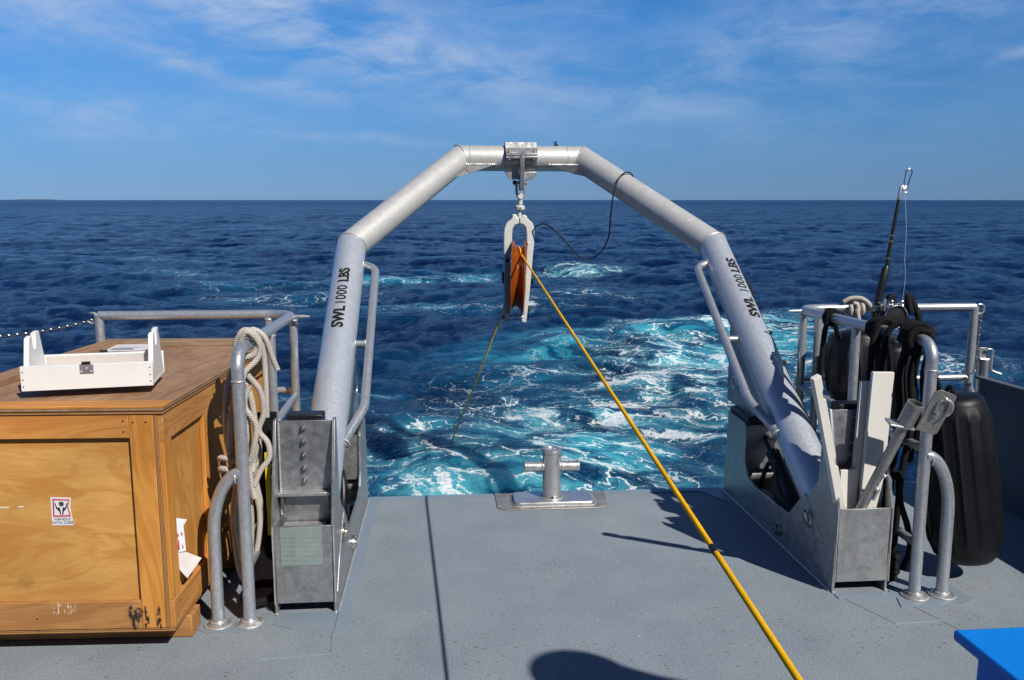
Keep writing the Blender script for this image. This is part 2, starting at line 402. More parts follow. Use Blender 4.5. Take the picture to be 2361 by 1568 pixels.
def deck_mat():
    m, t, b, co = material('nonskid')
    n = t.noise(co, 120, 5, .75); n2 = t.noise(co, 3.0, 5, .6); n3 = t.noise(co, 620, 2, .6)
    g = t.new('ShaderNodeTexVoronoi', Scale=330); t.l.new(co, g.inputs['Vector'])
    c = t.mix(t.remap(n2, .3, .7), (.212, .254, .288), (.265, .306, .338))
    c = t.mix(1, c, t.remap(n, .3, .7, .62, 1.36), 'MULTIPLY')
    c = t.mix(t.remap(g.outputs['Color'], .86, 1.0, 0, .25), c, (.50, .52, .54))
    sm = t.noise(t.mapping(co, scale=(1, .6, 1)), 1.3, 6, .62, .8); c = t.mix(t.remap(sm, .52, .70, 0, .30, smooth=True), c, (.33, .36, .38)); c = t.mix(t.remap(t.noise(co, 4.2, 6, .7, 1), .60, .74, 0, .35, smooth=True), c, (.15, .17, .185))
    # rust flecks, dense in a few patches
    fv = t.new('ShaderNodeTexVoronoi', Scale=38); t.l.new(t.mapping(co, scale=(.7, 1.5, 1)), fv.inputs['Vector'])
    fl = t.remap(fv.outputs['Distance'], .14, .26, 1, 0, smooth=True)
    sel = t.math('GREATER_THAN', t.math('ADD', t.new('ShaderNodeSeparateColor', Color=fv.outputs['Color']).outputs[0], t.remap(t.noise(co, 1.6, 4, .6, .6), .46, .66, 0, .58)), .92)
    c = t.mix(t.math('MULTIPLY', t.math('MULTIPLY', fl, sel), .7), c, (.17, .085, .025))
    speck = t.remap(t.noise(co, 55, 5, .8), .66, .72); pz = t.remap(t.noise(co, 1.1, 3, .6, .5), .52, .66, smooth=True)
    c = t.mix(t.math('MULTIPLY', t.math('MULTIPLY', speck, pz), .8), c, (.21, .13, .05))
    fw = t.new('ShaderNodeTexVoronoi', Scale=9); t.l.new(co, fw.inputs['Vector'])
    c = t.mix(t.remap(fw.outputs['Distance'], .022, .03, 1, 0), c, (.75, .76, .78))
    t.l.new(c, b.inputs['Base Color']); b.inputs['Roughness'].default_value = .62; b.inputs['Specular IOR Level'].default_value = .45
    t.l.new(t.bump(t.math('ADD', n, t.math('MULTIPLY', n3, .5)), .55, .004), b.inputs['Normal'])
deck_mat()
plain('deck_paint', (.215, .27, .325), .38, .5, .06, 4, .03)
plain('bare_plate', (.33, .31, .29), .45, .5, .30, 14, .15, spots=((.62, .56, .45), .6, 9, .56), metallic=.5)

def rope(name, paths, r, mat, parent=None, loc=(0, 0, 0), sides=12):
    """one rope object out of one or more centre lines, with lengthwise texture coordinates"""
    o0 = Vector(ORG[parent.name]) if parent is not None else Vector(loc)
    V = []; F = []; UV = []
    for path in paths:
        path = [Vector(p) for p in path]; n = len(path); k0 = len(V)
        T = [(path[min(i + 1, n - 1)] - path[max(i - 1, 0)]).normalized() for i in range(n)]
        up = Vector((0, 0, 1)) if abs(T[0].z) < .9 else Vector((0, 1, 0))
        u = (up - T[0] * up.dot(T[0])).normalized(); L = [0]
        for i in range(1, n): L.append(L[-1] + (path[i] - path[i - 1]).length)
        for i in range(n):
            u = (u - T[i] * u.dot(T[i])).normalized(); w = T[i].cross(u)
            for j in range(sides):
                a = 2 * math.pi * j / sides; V.append(path[i] + (u * math.cos(a) + w * math.sin(a)) * r - o0)
        for i in range(n - 1):
            for j in range(sides):
                F.append((k0 + i * sides + j, k0 + i * sides + (j + 1) % sides, k0 + (i + 1) * sides + (j + 1) % sides, k0 + (i + 1) * sides + j))
                UV += [(L[i], j / sides, 0), (L[i], (j + 1) / sides, 0), (L[i + 1], (j + 1) / sides, 0), (L[i + 1], j / sides, 0)]
        F.append(tuple(k0 + j for j in range(sides - 1, -1, -1))); UV += [(0, 0, 0)] * sides
        F.append(tuple(k0 + (n - 1) * sides + j for j in range(sides))); UV += [(0, 0, 0)] * sides
    me = bpy.data.meshes.new(name); me.from_pydata(V, [], F)
    at = me.attributes.new('ruv', 'FLOAT_VECTOR', 'CORNER'); at.data.foreach_set('vector', [c for q in UV for c in q])
    me.polygons.foreach_set('use_smooth', [True] * len(F)); me.set_sharp_from_angle(angle=R(60)); me.materials.append(MAT[mat])
    o = bpy.data.objects.new(name, me); C.objects.link(o); ORG[o.name] = list(o0)
    if parent is not None: o.parent = parent
    else: o.location = o0
    return o

def bead(path, r=.005, name='weld_bead', parent=None, mat='weld', step=.006):
    """a scalloped weld bead"""
    P = [Vector(p) for p in path]; pts = []; rad = []; k = 0
    for a, b in zip(P[:-1], P[1:]):
        n = max(2, int((b - a).length / step * 2))
        for i in range(n):
            pts.append(a.lerp(b, i / n)); rad.append(r * .8 * (1 if k % 2 else .86) * (1 + .12 * math.sin(k * 1.7))); k += 1
    pts.append(P[-1]); rad.append(r * .6)
    return pts, rad
def add_bead(mb, path, r=.005, step=.006):
    p, q = bead(path, r, step=step); mb.tube(p, q, 8)
def ring_bead(mb, c, Rr, r, axis=(0, 0, 1), n=40):
    ax = Vector(axis).normalized(); u = (Vector((1, 0, 0)) if abs(ax.x) < .9 else Vector((0, 1, 0))); u = (u - ax * u.dot(ax)).normalized(); w = ax.cross(u)
    pts = [Vector(c) + (u * math.cos(2 * math.pi * i / n) + w * math.sin(2 * math.pi * i / n)) * Rr for i in range(n)]
    mb.tube(pts, [r * .85 * (1 if i % 2 else .84) for i in range(n)], 8, closed=True)

XC = 0.607                        # centre line of the boat's stern gear
def mx(x, s): return XC + s * x   # s = -1 port (left in the picture), +1 the other side

# =============================================================== DECK
def rrect(x0, y0, x1, y1, r, n=5):
    out = []
    for cx, cy, a in ((x1 - r, y1 - r, 0), (x0 + r, y1 - r, 90), (x0 + r, y0 + r, 180), (x1 - r, y0 + r, 270)):
        for k in range(n + 1): out.append((cx + r * math.cos(R(a + 90 * k / n)), cy + r * math.sin(R(a + 90 * k / n))))
    return out
DX0, DX1, DY0, DY1 = -1.93, 3.14, -4.0, 4.605
m = MB(); m.box((DX0, DY0, -.10), (DX1, DY1, 0)); deck = m.build('deck', MAT['nonskid'], bevel=.012); tag(deck, kind='structure')
m = MB(); m.box((DX0 + .02, DY0, -1.5), (DX1 - .02, DY1 - .02, -.102)); tag(m.build('hull', MAT['alu_plate'], bevel=.01), kind='structure')
def zs(k): return (.0008, .004 + .0006 * k)
m = MB()
k = 0
def patch(poly, h=.004):
    m.prism(poly, 'z', .0005, h)
patch([(-.452, 3.0), (-.405, 3.02), (-.392, 4.55), (.272, 4.55), (.272, 4.603), (-.452, 4.603)])
patch([(.935, 4.603), (.935, 4.55), (1.50, 4.55), (1.545, 4.52), (1.665, 4.25), (1.665, 4.603)])
patch([(-.70, 3.19), (-.70, 3.10), (-.62, 3.06), (-.455, 3.06), (-.455, 3.19)])
patch([(1.675, 3.17), (1.675, 3.125), (1.93, 3.115), (1.90, 3.03), (2.17, 3.03), (2.25, 3.07), (2.22, 3.30), (1.93, 3.30), (1.93, 3.17)])
patch([(-1.02, 3.17), (-1.0, 3.09), (-.96, 3.06), (-.75, 3.055), (-.73, 3.20)])
dm = m.build('deck_margin', MAT['deck_paint'], smooth=False); tag(dm, kind='structure')
m = MB()
for a, b in (((1.70, 3.13, .0), (1.80, 2.90, 0)), ((1.80, 2.90, 0), (1.98, 2.905, 0)), ((1.93, 3.10, 0), (2.00, 2.92, 0)), ((2.0, 2.90, 0), (2.13, 2.55, 0)), ((-.72, 3.08, 0), (-.80, 2.62, 0)), ((-.455, 3.02, 0), (-.44, 2.86, 0)), ((-.44, 2.86, 0), (-.70, 2.84, 0))):
    m.tube([a, b], .0028, 6)
tag(m.build('deck_seam', MAT['nonskid']), kind='structure')

# =============================================================== MOORING POST (cruciform bollard)
def bollard():
    b = empty('mooring_bollard', (.605, 4.44, 0), 'silver cross shaped mooring bollard on a welded plate at the stern edge', 'bollard')
    m = MB(); m.prism([(.285, 4.596), (.285, 4.36), (.33, 4.315), (.87, 4.315), (.925, 4.36), (.94, 4.596)], 'z', .0006, .006); m.build('deck_plate', MAT['bare_plate'], b, bevel=.002)
    m = MB(); m.prism(rrect(.385, 4.352, .845, 4.55, .03), 'z', .0065, .03); m.build('base_plate', MAT['alu_bright'], b, bevel=.006)
    m = MB(); pts = rrect(.378, 4.345, .852, 4.557, .035, 4); add_bead(m, [(x, y, .009) for x, y in pts] + [(*pts[0], .009)], .006)
    ring_bead(m, (.605, 4.44, .032), .060, .007); m.build('weld_bead', MAT['weld'], b, each=True)
    r = .0525
    m = MB(); M = Matrix.Translation((.605, 4.44, 0))
    m.lathe([(r, .030), (r, .296), (r + .005, .299), (r + .006, .308), (r + .003, .318), (r - .004, .322), (r - .02, .322), (r - .024, .314), (r - .024, .05), (1e-5, .05)], M, 48)
    m.build('post', MAT['alu_bright'], b)
    for s in (-1, 1):
        m = MB(); M = Matrix.Translation((.605, 4.44, .215)) @ Matrix.Rotation(s * R(90), 4, 'Y')
        q = .029
        m.lathe([(q, .045), (q, .143), (q + .004, .147), (q + .004, .156), (q, .160), (q - .004, .161), (1e-5, .160)], M, 32)
        ring_bead(m, (.605 + s * .056, 4.44, .215), q + .002, .005, (1, 0, 0), 24)
        m.build('arm', MAT['alu_bright'], b)
    m = MB(); m.cyl((.603, 4.384, .044), (.603, 4.3895, .044), .006); m.build('drain_hole', MAT['black_plastic'], b)
bollard()

# =============================================================== A-FRAME
PV, KN, CR = (3.55, .27), (5.34, 1.455), (6.3, 2.094)   # (y, z) of pivot, knee and crown
LR = .096
AF = empty('lifting_gantry', (XC, 3.55, .27), 'large silver pipe A frame leaning out over the stern, stencilled on both legs', 'gantry crane')
XL = {-1: -.595, 1: 1.805}
XK = {-1: -.60, 1: 1.815}; XCR = {-1: .135, 1: 1.072}
def leg_pt(s, tt, tab=XL):
    return Vector((XL[s] + (XK[s] - XL[s]) * tt, PV[0] + (KN[0] - PV[0]) * tt, PV[1] + (KN[1] - PV[1]) * tt))
def mitre(a, b, c, r, sides=40):
    """ring of the mitred joint at b between tubes a-b and b-c"""
    a, b, c = Vector(a), Vector(b), Vector(c); d1 = (b - a).normalized(); d2 = (c - b).normalized(); n = (d1 + d2).normalized()
    nn = d1.cross(d2).normalized(); out = []
    for j in range(sides):
        an = 2 * math.pi * j / sides; u = nn; w = d1.cross(u)
        p = u * math.cos(an) * r + w * math.sin(an) * r
        tt = -p.dot(n) / d1.dot(n); out.append(b + p + d1 * tt)
    return out
def pipe(rings, cap0=None, cap1=None):
    m = MB(); n = len(rings[0]); vs = [v for r_ in rings for v in r_]
    fs = [(i * n + j, i * n + (j + 1) % n, (i + 1) * n + (j + 1) % n, (i + 1) * n + j) for i in range(len(rings) - 1) for j in range(n)]
    fs += [tuple(range(n - 1, -1, -1)), tuple((len(rings) - 1) * n + j for j in range(n))]
    m.add(vs, fs); return m
def ring(c, d, nn, r, sides=40):
    d = Vector(d).normalized(); nn = Vector(nn); u = (nn - d * nn.dot(d)).normalized(); w = d.cross(u)
    return [Vector(c) + u * math.cos(2 * math.pi * j / sides) * r + w * math.sin(2 * math.pi * j / sides) * r for j in range(sides)]
def align(ref, rg):
    """rotate ring indices of rg to match ref"""
    n = len(rg); best = min(range(n), key=lambda k: sum((ref[j] - rg[(j + k) % n]).length_squared for j in range(0, n, 5)))
    rev = [rg[-j % n] for j in range(n)]; bk = min(range(n), key=lambda k: sum((ref[j] - rev[(j + k) % n]).length_squared for j in range(0, n, 5)))
    A = [rg[(j + best) % n] for j in range(n)]; B = [rev[(j + bk) % n] for j in range(n)]
    return A if sum((ref[j] - A[j]).length for j in range(n)) <= sum((ref[j] - B[j]).length for j in range(n)) else B
CRP = {s: Vector((XCR[s], CR[0], CR[1])) for s in (-1, 1)}
KNP = {s: leg_pt(s, 1.0) for s in (-1, 1)}
LPP = {s: leg_pt(s, -.02) for s in (-1, 1)}
for s in (-1, 1):
    kn = mitre(LPP[s], KNP[s], CRP[s], LR)
    cr = mitre(KNP[s], CRP[s], CRP[-s], LR)
    r0 = align(kn, ring(LPP[s], KNP[s] - LPP[s], (1, 0, 0), LR))
    pipe([r0, kn]).build('leg', MAT['alu_pipe'], AF)
    pipe([kn, align(kn, cr)]).build('upper_leg', MAT['alu_crown'], AF)
    m = MB()
    for rg in (kn, cr):
        c = sum(rg, Vector()) / len(rg); rg2 = []
        for j in range(len(rg)):
            a, b = rg[j], rg[(j + 1) % len(rg)]; rg2 += [a, a.lerp(b, .5)]
        m.tube([c + (p - c) * 1.008 for p in rg2], [.0068 if i % 2 else .0058 for i in range(len(rg2))], 8, closed=True)
    # hand rail beside the lower leg
    off = -s
    def hp(tt, d, up=0.0):
        ax = (KNP[s] - LPP[s]).normalized(); n_ = Vector((0, -ax.z, ax.y)) if ax.y > 0 else Vector((0, ax.z, -ax.y))
        return leg_pt(s, tt) + Vector((off * d, 0, 0)) + n_ * up
    gr = MB()
    path = fillet([hp(.905, .080), hp(.885, .170), hp(.325, .176), hp(.205, .080)], [.085, .28], 10)
    gr.tube(path, .0245, 20)
    gr.tube([hp(.555, .085), hp(.555, .172)], .0185, 14)
    gr.build('grab_rail', MAT['alu_rail'], AF)
    for p, d, r_ in ((hp(.905, .094), (1, 0, .2), .027), (hp(.21, .094), hp(.205, .08) - hp(.26, .12), .028), (hp(.555, .096), (1, 0, 0), .021), (hp(.555, .150), (1, 0, 0), .020)):
        ring_bead(m, p, r_, .005, d, 26)
    m.build('weld_bead', MAT['weld'], AF, each=True)
    # landing lug that comes down on the rubber pad
    for dx in (-.075, .075):
        m = MB(); x = XL[s] + dx
        po = [(4.40, .80), (4.70, .98), (4.70, .535), (4.30, .51), (4.10, .62)]
        hole = [(4.585 + .028 * math.cos(a), .66 + .04 * math.sin(a)) for a in [2 * math.pi * i / 16 for i in range(16)]]
        m.prism(po, 'x', x - .006, x + .006); m.build('landing_lug', MAT['alu_plate'], AF)
        m = MB(); m.torus((x - off * -.007, 4.585, .66), .033, .007, 20, 8, (1, 0, 0)); m.build('lug_bushing', MAT['alu_bright'], AF)
# cross tube
cL = mitre(KNP[-1], CRP[-1], CRP[1], LR); cR = mitre(KNP[1], CRP[1], CRP[-1], LR)
pipe([cL, align(cL, cR)]).build('crossbar', MAT['alu_crown'], AF)
m = MB()
for x in (.205, .955): m.torus((x, CR[0], CR[1]), LR + .0005, .0022, 40, 6, (1, 0, 0))
m.build('scribe_band', MAT['weld'], AF, each=True)
# corner gussets under the crown
for s in (-1, 1):
    d = (KNP[s] - CRP[s]).normalized(); c = CRP[s]
    yy = CR[0] - .075
    inner = c + Vector((-s * .255, 0, -.048)); knee = c + Vector((-s * .01, 0, -.045)); lo = c + d * .21 + Vector((-s * .02, 0, -.062))
    knee2 = c + Vector((s * .028, 0, -.035)) 
    m = MB(); A = [Vector((p.x, 0, p.z)) for p in (inner, c + Vector((s * .0, 0, -.045)), c + d * .17 + Vector((-s * .05, 0, -.03)), lo, c + Vector((-s * .02, 0, -.125)))]
    def gp(p, dy): return Vector((p[0], p[1] + dy, p[2]))
    g0 = [Vector((XCR[s] - s * .27, CR[0] - .086, CR[1] - .046)), Vector((XCR[s] - s * .015, CR[0] - .086, CR[1] - .046)),
          Vector((XCR[s], CR[0], CR[1])) + d * .235 + Vector((-s * .028, -.078, -.052)), Vector((XCR[s] - s * .07, CR[0] - .030, CR[1] - .108))]
    nrm = Vector((0, -.012, -.006))
    m.add([p for p in g0] + [p + nrm for p in g0], [(0, 1, 2, 3), (7, 6, 5, 4), (0, 4, 5, 1), (1, 5, 6, 2), (2, 6, 7, 3), (3, 7, 4, 0)])
    m.build('gusset', MAT['alu_crown'], AF)
    m = MB(); add_bead(m, [g0[0] + nrm, g0[1] + nrm, g0[2] + nrm], .009, .008); add_bead(m, [g0[0] + nrm, g0[3] + nrm * .8, g0[2] + nrm], .004, .008); m.build('weld_bead', MAT['weld'], AF, each=True)
# stencilled load rating
def leg_text(s, parts, phi0, r_off=.0012):
    ax = (KNP[s] - LPP[s]).normalized(); X = Vector((1, 0, 0)); N = X.cross(ax).normalized(); LL = (leg_pt(s, 1) - leg_pt(s, 0)).length
    if N.y > 0: N = -N
    for txt, ta, tb, size, bold in parts:
        vs, fs, w = text_mesh(txt, size, bold, 1, 1.06, 2); kx = (tb - ta) * LL / w
        out = []
        for u, v in vs:
            # text runs up the leg, letter tops point to the left of the picture
            phi = phi0 + (v - size * .35) / LR
            out.append(leg_pt(s, ta) + ax * u * kx + (-X * math.sin(phi) + N * math.cos(phi)) * (LR + r_off))
        m = MB(); m.add(out, fs)
        if bold > .002:
            for q_ in (-.0016, .0016): m.add([v + ax * q_ + N * .0004 * (1 + q_ * 100) for v in out], fs)
        m.build('stencil_lettering', MAT['stencil_black'], AF, smooth=False)
leg_text(-1, [('SWL', .572, .658, .090, .0030), ('1000', .664, .748, .084, .0014), ('LBS', .764, .828, .088, .0027)], R(3))
leg_text(1, [('SWL', .598, .686, .088, .0032), ('1000', .704, .788, .084, .0014), ('LBS', .800, .868, .088, .0027)], R(-13))
# clamp round the cross tube that carries the block
cx = .596
m = MB(); M = Matrix.Translation((cx, CR[0], CR[1])) @ Matrix.Rotation(R(90), 4, 'Y')
m.lathe([(.098, -.118), (.109, -.118), (.109, .118), (.098, .118), (.098, -.118)], M, 40); m.build('clamp_sleeve', MAT['alu_plate'], AF)
m = MB(); m.box((cx - .119, 6.160, 2.085), (cx + .119, 6.196, 2.103)); m.box((cx - .119, 6.160, 2.107), (cx + .119, 6.200, 2.125))
m.prism([(6.172, 2.128), (6.186, 2.128), (6.235, 2.213), (6.365, 2.218), (6.365, 2.205), (6.24, 2.200)], 'x', cx - .121, cx + .119)
m.prism([(cx - .115, 1.990), (cx + .118, 1.990), (cx + .118, 1.965), (cx + .088, 1.932), (cx - .088, 1.932), (cx - .115, 1.965)], 'y', 6.235, 6.247)
m.build('clamp_plate', MAT['alu_bright'], AF, bevel=.002)
for x in (-.093, .095):
    m = MB(); m.cyl((cx + x, 6.168, 2.125), (cx + x, 6.168, 2.148), .010, .007, 8); m.build('clamp_bolt', MAT['brass'], AF)
    m = MB(); m.cyl((cx + x, 6.172, 2.085), (cx + x, 6.172, 2.075), .009, sides=6); m.build('clamp_nut', MAT['alu_bright'], AF)
m = MB(); m.prism([(6.152, 2.103), (6.150, 1.99), (6.195, 1.86), (6.30, 1.850), (6.30, 1.93), (6.215, 1.985), (6.19, 2.0), (6.185, 2.103)], 'x', cx - .014, cx + .018); m.build('hanger_bar', MAT['alu_plate'], AF, bevel=.003)
m = MB(); fx = .872
m.box((fx - .012, 6.29, 2.187), (fx + .014, 6.31, 2.205)); m.cyl((fx - .005, 6.30, 2.203), (fx + .004, 6.30, 2.225), .005); m.tube([(fx - .008, 6.3, 2.205), (fx - .018, 6.3, 2.212), (fx - .004, 6.3, 2.222), (fx + .010, 6.3, 2.222)], .003, 8)
m.build('top_fitting', MAT['black_plastic'], AF)
# cable strapped along the outer side of the right leg
m = MB(); s = 1; ax = (KNP[1] - LPP[1]).normalized()
pth = []
for i in range(30):
    tt = .98 - .93 * i / 29; pth.append(leg_pt(1, tt) + Vector((LR + .008, -.014 * 0, .012 + .003 * math.sin(i * 1.9))))
m.tube(pth, .0065, 8)
m.build('control_cable', MAT['black_plastic'], AF)
for tt in (.93, .79, .74, .70, .57, .45, .33, .30):
    m = MB(); p = leg_pt(1, tt) + Vector((LR + .010, 0, .012)); m.box((-.008, -.010, -.008), (.016, .010, .012), Matrix.Translation(p)); m.build('cable_tie', MAT['black_plastic'], AF, bevel=.002)
m = MB(); p0, p1 = leg_pt(1, .80), leg_pt(1, .73); m.bar(p0 + Vector((LR + .012, 0, .012)), p1 + Vector((LR + .012, 0, .012)), .022, .03); m.build('cable_box', MAT['black_plastic'], AF, bevel=.004)

# =============================================================== A-FRAME BASES
def base(s, label):
    xi, xo = mx(1.066, s), mx(1.318, s)             # inner and outer plate faces
    E_ = empty('gantry_mount', (mx(1.19, s), 3.9, 0), label, 'gantry mount', 'welded mounts of the A frame')
    def X2(a, b): return (min(mx(a, s), mx(b, s)), max(mx(a, s), mx(b, s)))
    inner = [(3.19, 0), (3.178, .385), (3.30, .795), (3.345, .795), (3.37, .45), (3.46, .335), (3.50, .345), (3.66, .185), (3.80, .180), (4.10, .178), (4.20, .205), (4.245, .27), (4.25, .47), (4.27, .49), (4.53, .50), (4.575, 0)]
    outer = [(3.19, 0), (3.178, .385), (3.30, .795), (3.345, .795), (3.37, .45), (3.46, .335), (3.66, .185), (4.10, .178), (4.245, .27), (4.25, .47), (4.53, .50), (4.575, 0)]
    m = MB(); a, b = X2(1.066, 1.078); m.prism(inner, 'x', a, b); m.build('side_plate', MAT['alu_plate'], E_, bevel=.0015)
    m = MB(); a, b = X2(1.306, 1.318); m.prism(outer, 'x', a, b); m.build('side_plate', MAT['alu_plate'], E_, bevel=.0015)
    a, b = X2(1.0785, 1.3055)
    m = MB(); m.box((a, 3.180, .052), (b, 3.190, .382)); m.build('front_plate', MAT['alu_plate'], E_, bevel=.001)
    m = MB(); m.box((a, 3.308, .30), (b, 3.318, .790)); m.build('back_plate', MAT['alu_plate'], E_, bevel=.001)
    m = MB(); m.box((a, 3.192, .060), (b, 3.306, .068)); m.box((a, 4.262, .225), (b, 4.272, .465)); m.box((a, 4.27, .466), (b, 4.52, .476)); m.box((a, 4.50, .02), (b, 4.51, .2))
    m.build('cross_plate', MAT['alu_plate'], E_, each=True)
    m = MB(); m.box((a - .0 , 4.255, .477), (b, 4.545, .528)); m.build('rubber_pad', MAT['black_rubber'], E_, bevel=.008)
    m = MB(); m.box((a + .04, 3.322, .76), (b - .04, 3.40, .812)); m.build('rubber_pad', MAT['black_rubber'], E_, bevel=.006)
    xm = (a + b) / 2
    for z in (.757, .700, .643, .585, .533):
        m = MB(); c = xm - .008
        m.cyl((c, 3.3075, z), (c, 3.302, z), .0125); m.cyl((c, 3.302, z), (c, 3.292, z), .0085, sides=6); m.cyl((c, 3.292, z), (c, 3.286, z), .0045, .0035, 12)
        m.build('bolt', MAT['steel'], E_)
    # pivot flanges on the inner plate
    f = -s
    for (y, z, r_) in ((3.435, .250, .043), (3.755, .072, .036)):
        m = MB(); x0 = xi
        M = Matrix.Translation((x0, y, z)) @ Matrix.Rotation(R(90) * f, 4, 'Y')
        m.lathe([(r_, -.002), (r_, .010), (r_ * .93, .014), (r_ * .62, .015), (r_ * .60, .022), (r_ * .2, .024), (1e-5, .024)], M, 32)
        for k in range(6):
            a_ = k * math.pi / 3; q = Vector((x0 + f * .014, y + math.cos(a_) * r_ * .76, z + math.sin(a_) * r_ * .76)); m.cyl(q, q + Vector((f * .008, 0, 0)), .006, sides=8)
        m.build('pivot_flange', MAT['steel'], E_)
    m = MB(); m.cyl((a - .02 * 0, 3.435, .25), (b, 3.435, .25), .02); m.cyl((a, 3.755, .072), (b, 3.755, .072), .018); m.build('pivot_pin', MAT['steel'], E_, each=True)
    # hydraulic ram inside
    m = MB(); q0 = Vector((xm, 3.76, .09)); q1 = Vector((xm, 4.30, .43)); m.cyl(q0, q0.lerp(q1, .75), .038); m.cyl(q0.lerp(q1, .75), q1, .02); m.build('hydraulic_ram', MAT['black_plastic'], E_)
    m = MB(); m.tube(spline([(xm + .05 * f, 3.70, .10), (xm + .07 * f, 3.9, .22), (xm + .06 * f, 4.0, .34), (xm + .05 * f, 4.12, .28), (xm + .06 * f, 4.2, .10)]), .012, 10)
    m.tube(spline([(xm + .08 * f, 3.62, .06), (xm + .09 * f, 3.86, .15), (xm + .08 * f, 4.02, .16), (xm + .08 * f, 4.25, .06)]), .011, 10); m.build('hydraulic_hose', MAT['black_rubber'], E_, each=True)
    m = MB(); m.cyl((a, 4.33, .175), (b, 4.33, .175), .035, sides=20); m.build('cross_tube', MAT['alu_dirty'], E_)
    # weld beads
    m = MB(); z0 = .003; xf = xi - s * 0.004
    add_bead(m, [(xi - s * .005, 3.20, .004), (xi - s * .005, 4.575, .004)], .006)
    for x in (mx(1.070, s), mx(1.314, s)):
        add_bead(m, [(x, 3.1765, .05), (x, 3.1765, .384)], .004)
    add_bead(m, [(mx(1.298, s), 3.3035, .39), (mx(1.298, s), 3.3035, .785)], .006, .009)
    add_bead(m, [(xi - s * .001, 3.468, .33), (xi - s * .001, 3.30, .20), (xi - s * .001, 3.205, .085)], .003)
    add_bead(m, [(mx(1.066, s), 3.186, .004), (mx(1.078, s), 3.186, .004)], .007); add_bead(m, [(mx(1.306, s), 3.186, .004), (mx(1.318, s), 3.186, .004)], .007)
    m.build('weld_bead', MAT['weld'], E_, each=True)
    return E_, a, b
BL, la, lb = base(-1, 'aluminium A frame base plates on the left, with test plate and empty step')
BR_, ra, rb = base(1, 'aluminium A frame base plates on the right, its pocket full of white boards')
# left: shelf in the recess and test plate
m = MB(); m.box((la, 3.262, .488), (lb - .012, 3.306, .495)); m.box((la, 3.256, .482), (lb - .012, 3.2615, .495)); m.box((la + .02, 3.195, .352), (lb - .035, 3.300, .358)); m.build('shelf', MAT['alu_bright'], BL, bevel=.001, each=True)
m = MB(); m.prism([(3.262, .480), (3.30, .480), (3.30, .40)], 'x', la + .014, la + .020); m.prism([(3.262, .480), (3.30, .480), (3.30, .40)], 'x', lb - .026, lb - .020); m.build('shelf_bracket', MAT['alu_plate'], BL, each=True)
m = MB(); px0 = la + .022; px1 = px0 + .168; m.box((px0, 3.1775, .215), (px1, 3.1798, .378)); m.build('name_plate', MAT['name_plate'], BL, bevel=.001)
m = MB()
def flat_text(m, txt, x, y, z, size, bold=0, sx=1, sp=1):
    vs, fs, w = text_mesh(txt, size, bold, sx, sp, 0); m.add([(x + u, y, z + v) for u, v in vs], fs); return w
for k in range(6):
    zz = .332 - k * .0195; flat_text(m, 'DATE TESTED', px0 + .006, 3.1772, zz, .0078, .0002, 1.05, 1.1)
    m.box((px0 + .075, 3.1771, zz - .0005), (px1 - .012, 3.1774, zz + .0003))
m.build('plate_lettering', MAT['plate_text'], BL, smooth=False)
# right base: board pocket lip
# =============================================================== BLOCK
BK = empty('snatch_block', (.583, 6.3, 1.18), 'white snatch block with an orange sheave hanging under the crossbar', 'pulley block')
m = MB()   # shackle
m.cyl((.540, 6.255, 1.911), (.645, 6.255, 1.911), .011, sides=12); m.cyl((.628, 6.255, 1.911), (.643, 6.255, 1.911), .018, sides=6)
m.tube(fillet([(.563, 6.255, 1.918), (.563, 6.255, 1.84), (.577, 6.26, 1.795), (.594, 6.26, 1.79), (.612, 6.26, 1.795), (.626, 6.255, 1.84), (.626, 6.255, 1.918)], .02, 4), .0095, 12)
m.build('shackle', MAT['galv_grey'], BK)
m = MB(); m.cyl((.535, 6.255, 1.911), (.560, 6.255, 1.911), .016, sides=6); m.cyl((.548, 6.25, 1.925), (.546, 6.25, 1.888), .003); m.build('shackle_pin', MAT['black_plastic'], BK)
m = MB(); m.cyl((.594, 6.235, 1.807), (.594, 6.285, 1.807), .022, sides=20); m.lathe([(.018, 0), (.016, .05), (.020, .066)], Matrix.Translation((.594, 6.26, 1.745)), 20)
m.lathe([(1e-5, -.002), (.012, 0), (.011, .03), (1e-5, .03)], Matrix.Translation((.592, 6.26, 1.73)), 16)
m.lathe([(1e-5, 0), (.026, .002), (.037, .010), (.040, .022), (.038, .036), (.026, .044), (1e-5, .045)], Matrix.Translation((.590, 6.26, 1.695)), 28)
m.lathe([(1e-5, 0), (.015, 0), (.0135, .05), (.012, .06)], Matrix.Translation((.588, 6.26, 1.640)), 16)
m.build('swivel', MAT['galv_white'], BK)
m = MB(); m.cyl((.590, 6.223, 1.716), (.590, 6.2185, 1.716), .006); m.build('swivel_bolt', MAT['black_plastic'], BK)
outL = [(.532, 1.671), (.5655, 1.669), (.5655, 1.648), (.583, 1.646), (.583, 1.597), (.55, 1.587), (.533, 1.558), (.529, 1.50), (.529, 1.446), (.520, 1.38), (.512, 1.342), (.4655, 1.342), (.463, 1.40), (.464, 1.51), (.470, 1.565), (.490, 1.608), (.531, 1.640)]
outR = [(.6385, 1.663), (.605, 1.666), (.605, 1.646), (.588, 1.645), (.588, 1.597), (.615, 1.590), (.636, 1.566), (.641, 1.52), (.643, 1.44), (.637, 1.30), (.630, 1.10), (.617, .875), (.602, .86), (.604, .826), (.642, .826), (.646, .875), (.662, 1.01), (.680, 1.20), (.692, 1.363), (.702, 1.458), (.703, 1.56), (.686, 1.605), (.647, 1.640)]
m = MB(); m.prism(outL, 'y', 6.245, 6.335); m.prism(outR, 'y', 6.245, 6.335); m.build('head', MAT['galv_white'], BK, bevel=.007)
